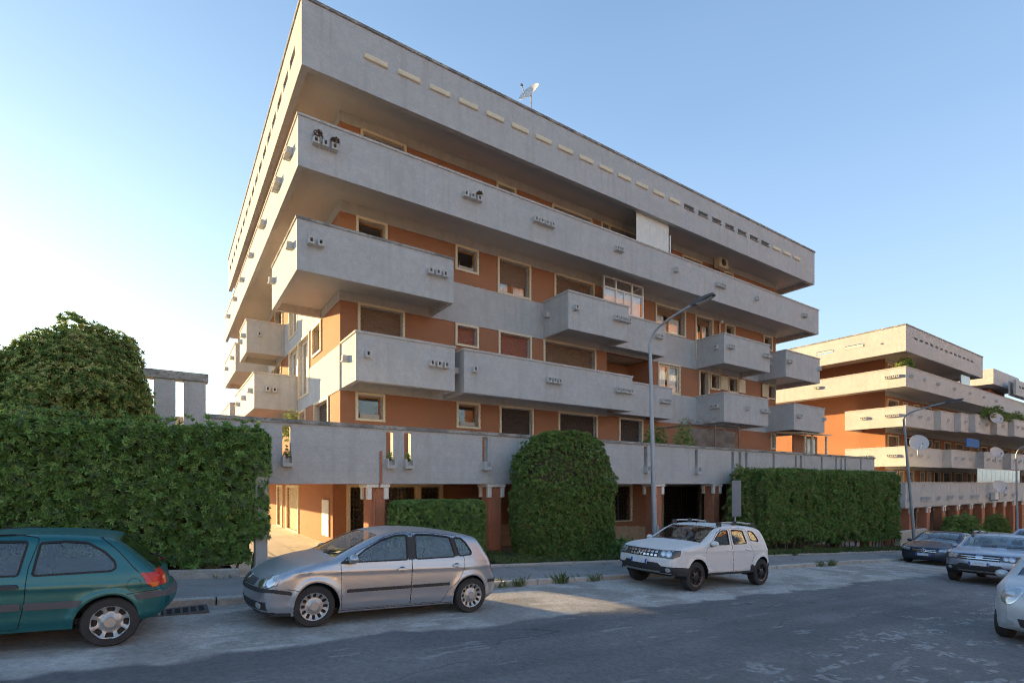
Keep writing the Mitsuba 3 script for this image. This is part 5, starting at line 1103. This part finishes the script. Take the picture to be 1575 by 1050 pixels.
bush('yellowish potted plant on the terrace at the left corner of the main block', (2.75, 14.6, 3.0), (.35, .35, .85), 170, G3, .08, 'plant', 'terrace_plant')
for i, (x, y, z, ln_, sz) in enumerate(((3.72, PY - .16, 12.15, 'left reddish plant in the corner planters of the top terrace', .2), (4.22, PY - .16, 12.15, 'right reddish plant in the corner planters of the top terrace', .18), (9.25, PY - .16, 12.15, 'small dry plant in the planter trough on the long top parapet', .14))):
    bush(ln_, (x, y, z), (sz * .7, sz * .6, sz * .8), 45, [(.22, .10, .08), (.20, .14, .09), (.12, .11, .06)], .06, 'plant', 'planter_plant')
for i, (x, l_) in enumerate(((2.44, 'green plant in the leftmost slit of the podium parapet'), (5.05, 'green plant in the left slit of the pair above the first column'), (5.57, 'green plant in the right slit of the pair above the first column'))):
    bush(l_, (x, 13.46, 2.5), (.07, .06, .28), 26, G1, .06, 'plant', 'planter_plant')

# ================================================================ STREET FURNITURE
def lamp(label, x, y, xt, h, hx, hy, hz, lean=0.0):
    k = thing('street_lamp', label, 'street lamp', 'street lamps along the pavement'); z0 = float(gz(x)); zt = z0 + h
    pts = [(x, y, z0 - .1)] + [(x + (xt - x) * t, y, z0 + h * t) for t in np.linspace(.1, 1, 8)]
    put('pole', MB().tube(pts, np.linspace(.09, .052, len(pts)), 14).m(), 'm_steel', k, smooth=50)
    dx, dy, dz = hx - xt, hy - y, hz - zt
    arm = [(xt, y, zt), (xt + dx * .02, y + dy * .03, zt + dz * .22), (xt + dx * .10, y + dy * .11, zt + dz * .42), (xt + dx * .25, y + dy * .26, zt + dz * .58), (xt + dx * .5, y + dy * .52, zt + dz * .76), (xt + dx * .82, y + dy * .82, zt + dz * .93)]
    put('arm', MB().tube(resample(smooth_path(arm, 2), .08), .036, 12).m(), 'm_steel', k, smooth=50)
    d = np.array([dx, dy, dz * .35]); d /= np.linalg.norm(d); e = np.array([hx, hy, hz]); s0 = e - d * .45; sd = np.cross(d, [0, 0, 1]); sd /= np.linalg.norm(sd); up = np.cross(sd, d)
    q = []
    for t, w, th in ((0, .05, .04), (.25, .09, .06), (.5, .12, .05), (.85, .12, .035), (1.0, .1, .025)):
        c0 = s0 + d * t * .72
        for a, b in ((-1, -1), (1, -1), (1, 1), (-1, 1)): q.append(c0 + sd * w * a + up * th * b)
    hull = trimesh.convex.convex_hull(np.array(q)); put('lamp_head', hull, 'm_plastic_grey', k, smooth=30)
    c0 = s0 + d * .42 - up * .062
    g_ = [c0 + d * a * .25 + sd * b * .1 for a, b in ((-1, -1), (1, -1), (1, 1), (-1, 1))]
    put('lens', trimesh.Trimesh(g_, [[0, 1, 2], [0, 2, 3]], process=False), 'm_frosted', k)
    put('door_plate', MB().cbox(x - .05, x + .05, y - .10, y - .085, z0 + .9, z0 + 1.3, .004).m(), 'm_steel', k)
    return k
lamp('tall grey street lamp rising behind the white off road car', 12.87, 11.0, 12.62, 7.0, 12.9, 9.2, 7.22)
labels['street_lamp'].pop('group')
k2 = lamp('leaning street lamp behind the navy saloon', 33.9, 11.0, 32.3, 7.2, 32.4, 8.84, 6.0); labels[k2].pop('group')
k3 = lamp('farthest street lamp at the right edge of the picture', 53.6, 11.0, 53.3, 7.2, 53.5, 8.9, 5.2); labels[k3].pop('group')
sg_ = thing('road_sign', 'blue grey rectangular sign seen from behind beside the right hedge', 'sign')
put('pole', MB().cyl((18.1, 11.6, float(gz(18))), (18.1, 11.6, 2.0), .03).m(), 'm_steel', sg_, smooth=50)
put('panel', MB().cbox(17.82, 18.40, 11.53, 11.56, .62, 2.0, .01).m(), 'm_sign_back', sg_)
put('rim', MB().box(17.82, 18.40, 11.562, 11.575, .95, .98).box(17.82, 18.40, 11.562, 11.575, 1.65, 1.68).m(), 'm_steel', sg_)
gr = thing('drain_grate', 'iron drain grate in the gutter between the teal and silver hatchbacks', 'drain')
put('frame', MB().box(-.30, .52, KY - .52, KY - .47, -.03, .006).box(-.30, .52, KY - .10, KY - .05, -.03, .006).box(-.3, -.25, KY - .47, KY - .1, -.03, .006).box(.47, .52, KY - .47, KY - .1, -.03, .006).m(), 'm_plastic_grey', gr, tw=T().translate([0, 0, .006]))
for i in range(7): put('bar', MB().box(-.235 + i * .10, -.20 + i * .10, KY - .47, KY - .1, .004, .012).m(), 'm_plastic_grey', gr)
put('pit', MB().box(-.25, .47, KY - .47, KY - .1, .001, .004).m(), 'm_rubber', gr)
def dish(label, p, r, az, el, mast, m='m_dish'):
    k = thing('satellite_dish', label, 'satellite dish'); p = np.array(p, float)
    a = np.linspace(0, 2 * np.pi, 33)[:-1]; v = [(0, 0, 0)]; f = []
    rr = np.linspace(.18, 1, 5)
    for q in rr: v += [(q * r * math.cos(t), q * r * 1.08 * math.sin(t), q * q * r * .22) for t in a]
    for i in range(32): f.append([0, 1 + i, 1 + (i + 1) % 32])
    for j in range(4):
        for i in range(32): b0, b1_ = 1 + j * 32, 33 + j * 32; f += [[b0 + i, b1_ + i, b1_ + (i + 1) % 32], [b0 + i, b1_ + (i + 1) % 32, b0 + (i + 1) % 32]]
    d = np.array([math.cos(el) * math.cos(az), math.cos(el) * math.sin(az), math.sin(el)]); x_ = np.cross([0, 0, 1], d); x_ /= np.linalg.norm(x_); y_ = np.cross(d, x_); R = np.stack([x_, y_, d], 1)
    V = np.array(v) @ R.T; th = V - d * .012; n = len(V); F = np.array(f); edge = [[129 + i, 129 + (i + 1) % 32, n + 129 + (i + 1) % 32] for i in range(32)] + [[129 + i, n + 129 + (i + 1) % 32, n + 129 + i] for i in range(32)]
    put('reflector', trimesh.Trimesh(np.vstack([V, th]) + p, np.vstack([F, F[:, ::-1] + n, edge]), process=False), m, k, smooth=40)
    lo = p + R @ np.array([0, -r * 1.0, r * .2]); fo = p + R @ np.array([0, -r * .75, r * 1.15])
    put('feed_arm', MB().tube([p - d * .03 - np.array([0, 0, .05]), lo, fo], .018, 7).m(), 'm_steel', k); put('feed', MB().cyl(fo, fo + (p - fo) * .12, .045).m(), 'm_plastic_grey', k)
    put('mast', MB().cyl(p - d * .09 + [0, 0, .1], p - d * .09 - [0, 0, mast], .03).tube([p - d * .02, p - d * .09], .05, 8).m(), 'm_steel', k)
    return k
dish('satellite dish on the roof edge of the main block', (12.45, 17.2, 17.95), .46, math.radians(200), .55, 2.6)
dish('large satellite dish behind the leaning street lamp', (47.4, 15.2, 4.95), .62, math.radians(215), .45, .9)
dish('satellite dish before the upper balconies of the far block', (60.5, 13.8, 7.6), .50, math.radians(225), .45, .8)
dish('satellite dish before the middle balcony of the far block', (60.6, 13.8, 4.6), .50, math.radians(225), .45, .8)
dish('satellite dish on the podium parapet of the far block', (57.2, 12.8, 1.6), .55, math.radians(225), .5, 1.0)
ac = thing('air_conditioner', 'cream air conditioner on the top terrace wall near the right end of the main block', 'air conditioner')
put('case', MB().cbox(25.45, 26.3, 17.25, 17.6, 13.95, 14.5, .02).m(), 'm_cream', ac); put('fan_grille', MB().cyl((25.85, 17.24, 14.22), (25.85, 17.255, 14.22), .2, n=24).m(), 'm_plastic_grey', ac)
ac2 = thing('air_conditioner', 'white air conditioner under the podium parapet of the far block', 'air conditioner')
put('case', MB().cbox(57.3, 58.2, 13.1, 13.4, .55, 1.15, .02).m(), 'm_white', ac2); put('bracket', MB().box(57.4, 57.45, 13.1, 13.5, .45, .55).box(58.05, 58.1, 13.1, 13.5, .45, .55).m(), 'm_steel', ac2)
scn = thing('terrace_screen', 'white ribbed screen closing part of the top terrace of the main block', 'screen')
us = np.linspace(17.7, 19.95, 91); v = []
for i, u in enumerate(us): y = 16.25 + .02 * (1 if (i // 2) % 2 else -1); v += [(u, y, 12.76), (u, y, 14.3)]
put('panel', trimesh.Trimesh(v, np.vstack([[[2 * i, 2 * i + 2, 2 * i + 3], [2 * i, 2 * i + 3, 2 * i + 1]] for i in range(90)]), process=False), 'm_white', scn); put('rail', MB().box(17.68, 19.97, 16.22, 16.28, 14.3, 14.36).m(), 'm_white', scn)
bs = thing('terrace_screen', 'narrow light blue panel next to the white ribbed screen', 'screen'); put('panel', MB().box(20.1, 20.14, 16.3, 17.2, 12.76, 13.75).m(), 'm_blue_sheet', bs); put('edge', MB().box(20.09, 20.15, 16.27, 16.31, 12.76, 13.8).m(), 'm_white', bs)
# terrace pergola with lattice, awning, table lamp
pg = thing('lattice_fence', 'dark lattice panels with climbing stems on the terrace right of the street lamp', 'lattice')
mb = MB()
for i in range(-7, 22):
    for sgn_ in (-1, 1):
        xa = 19.4 + i * .17; l_ = 1.15; xb = xa + l_ if sgn_ > 0 else xa; xs_ = xa if sgn_ > 0 else xa + l_
        ca, cb = np.array([xs_, 14.6 + .01 * sgn_, 3.3]), np.array([xb, 14.6 + .01 * sgn_, 4.45])
        t0 = [t for t in np.linspace(0, 1, 24) if 19.4 <= (ca + (cb - ca) * t)[0] <= 23.0]
        if len(t0) > 1: mb.cyl(ca + (cb - ca) * t0[0], ca + (cb - ca) * t0[-1], .011, n=5)
put('lattice', mb.m(), 'm_shutter', pg, kind='stuff')
for x in (19.35, 21.2, 23.1): put('post', MB().box(x - .03, x + .03, 14.57, 14.63, 2.3, 4.62).m(), 'm_shutter', pg)
put('top_rail', MB().tube([(16.9, 14.62, 4.15), (19.35, 14.62, 4.5), (23.0, 14.62, 4.66)], .035, 8).m(), 'm_iron', pg)
mb = MB()
for i in range(40): x = r_.uniform(18.8, 23.0); mb.tube([(x, 14.6, 4.5), (x + r_.normal(0, .1), 14.6 + r_.normal(0, .1), 4.7), (x + r_.normal(0, .2), 14.6 + r_.normal(0, .15), 4.5 + r_.random() * .45)], [.012, .008, .004], 5)
put('climbing_stem', mb.m(), 'm_bark', pg, kind='stuff')
put('panel', MB().box(19.4, 23.0, 14.75, 14.78, 3.3, 4.4).m(), 'm_cap', pg)
aw = thing('terrace_shed', 'small cream lean-to with wooden window at the right end of the main block', 'shed')
put('roof', MB().add([(32.2, 16.2, 5.0), (36.0, 16.2, 5.0), (36.0, 18.6, 5.25), (32.2, 18.6, 5.25), (32.2, 16.2, 5.06), (36.0, 16.2, 5.06), (36.0, 18.6, 5.31), (32.2, 18.6, 5.31)], [[0, 1, 2], [0, 2, 3], [4, 6, 5], [4, 7, 6], [0, 5, 1], [0, 4, 5], [1, 6, 2], [1, 5, 6], [0, 3, 7], [0, 7, 4]]).m(), 'm_cream', aw)
for x in (33.3, 34.2, 36.0): put('post', MB().box(x - .05, x + .05, 16.5, 16.6, 2.3, 5.0).m(), 'm_cream', aw)
w_ = put('window', MB().box(34.4, 34.5, 17.0, 17.08, 3.6, 4.9).box(35.6, 35.7, 17.0, 17.08, 3.6, 4.9).box(34.5, 35.6, 17.0, 17.08, 3.6, 3.7).box(34.5, 35.6, 17.0, 17.08, 4.8, 4.9).box(35.0, 35.1, 17.0, 17.08, 3.7, 4.8).m(), 'm_wood', aw)
put('pane', MB().box(34.5, 35.6, 17.03, 17.05, 3.7, 4.8).m(), 'm_frosted', w_); put('wall', MB().box(33.0, 36.0, 17.1, 17.2, 2.3, 5.0).m(), 'm_orange', aw); put('base', MB().box(33.0, 36.0, 16.95, 17.09, 2.3, 3.5).m(), 'm_cream', aw)
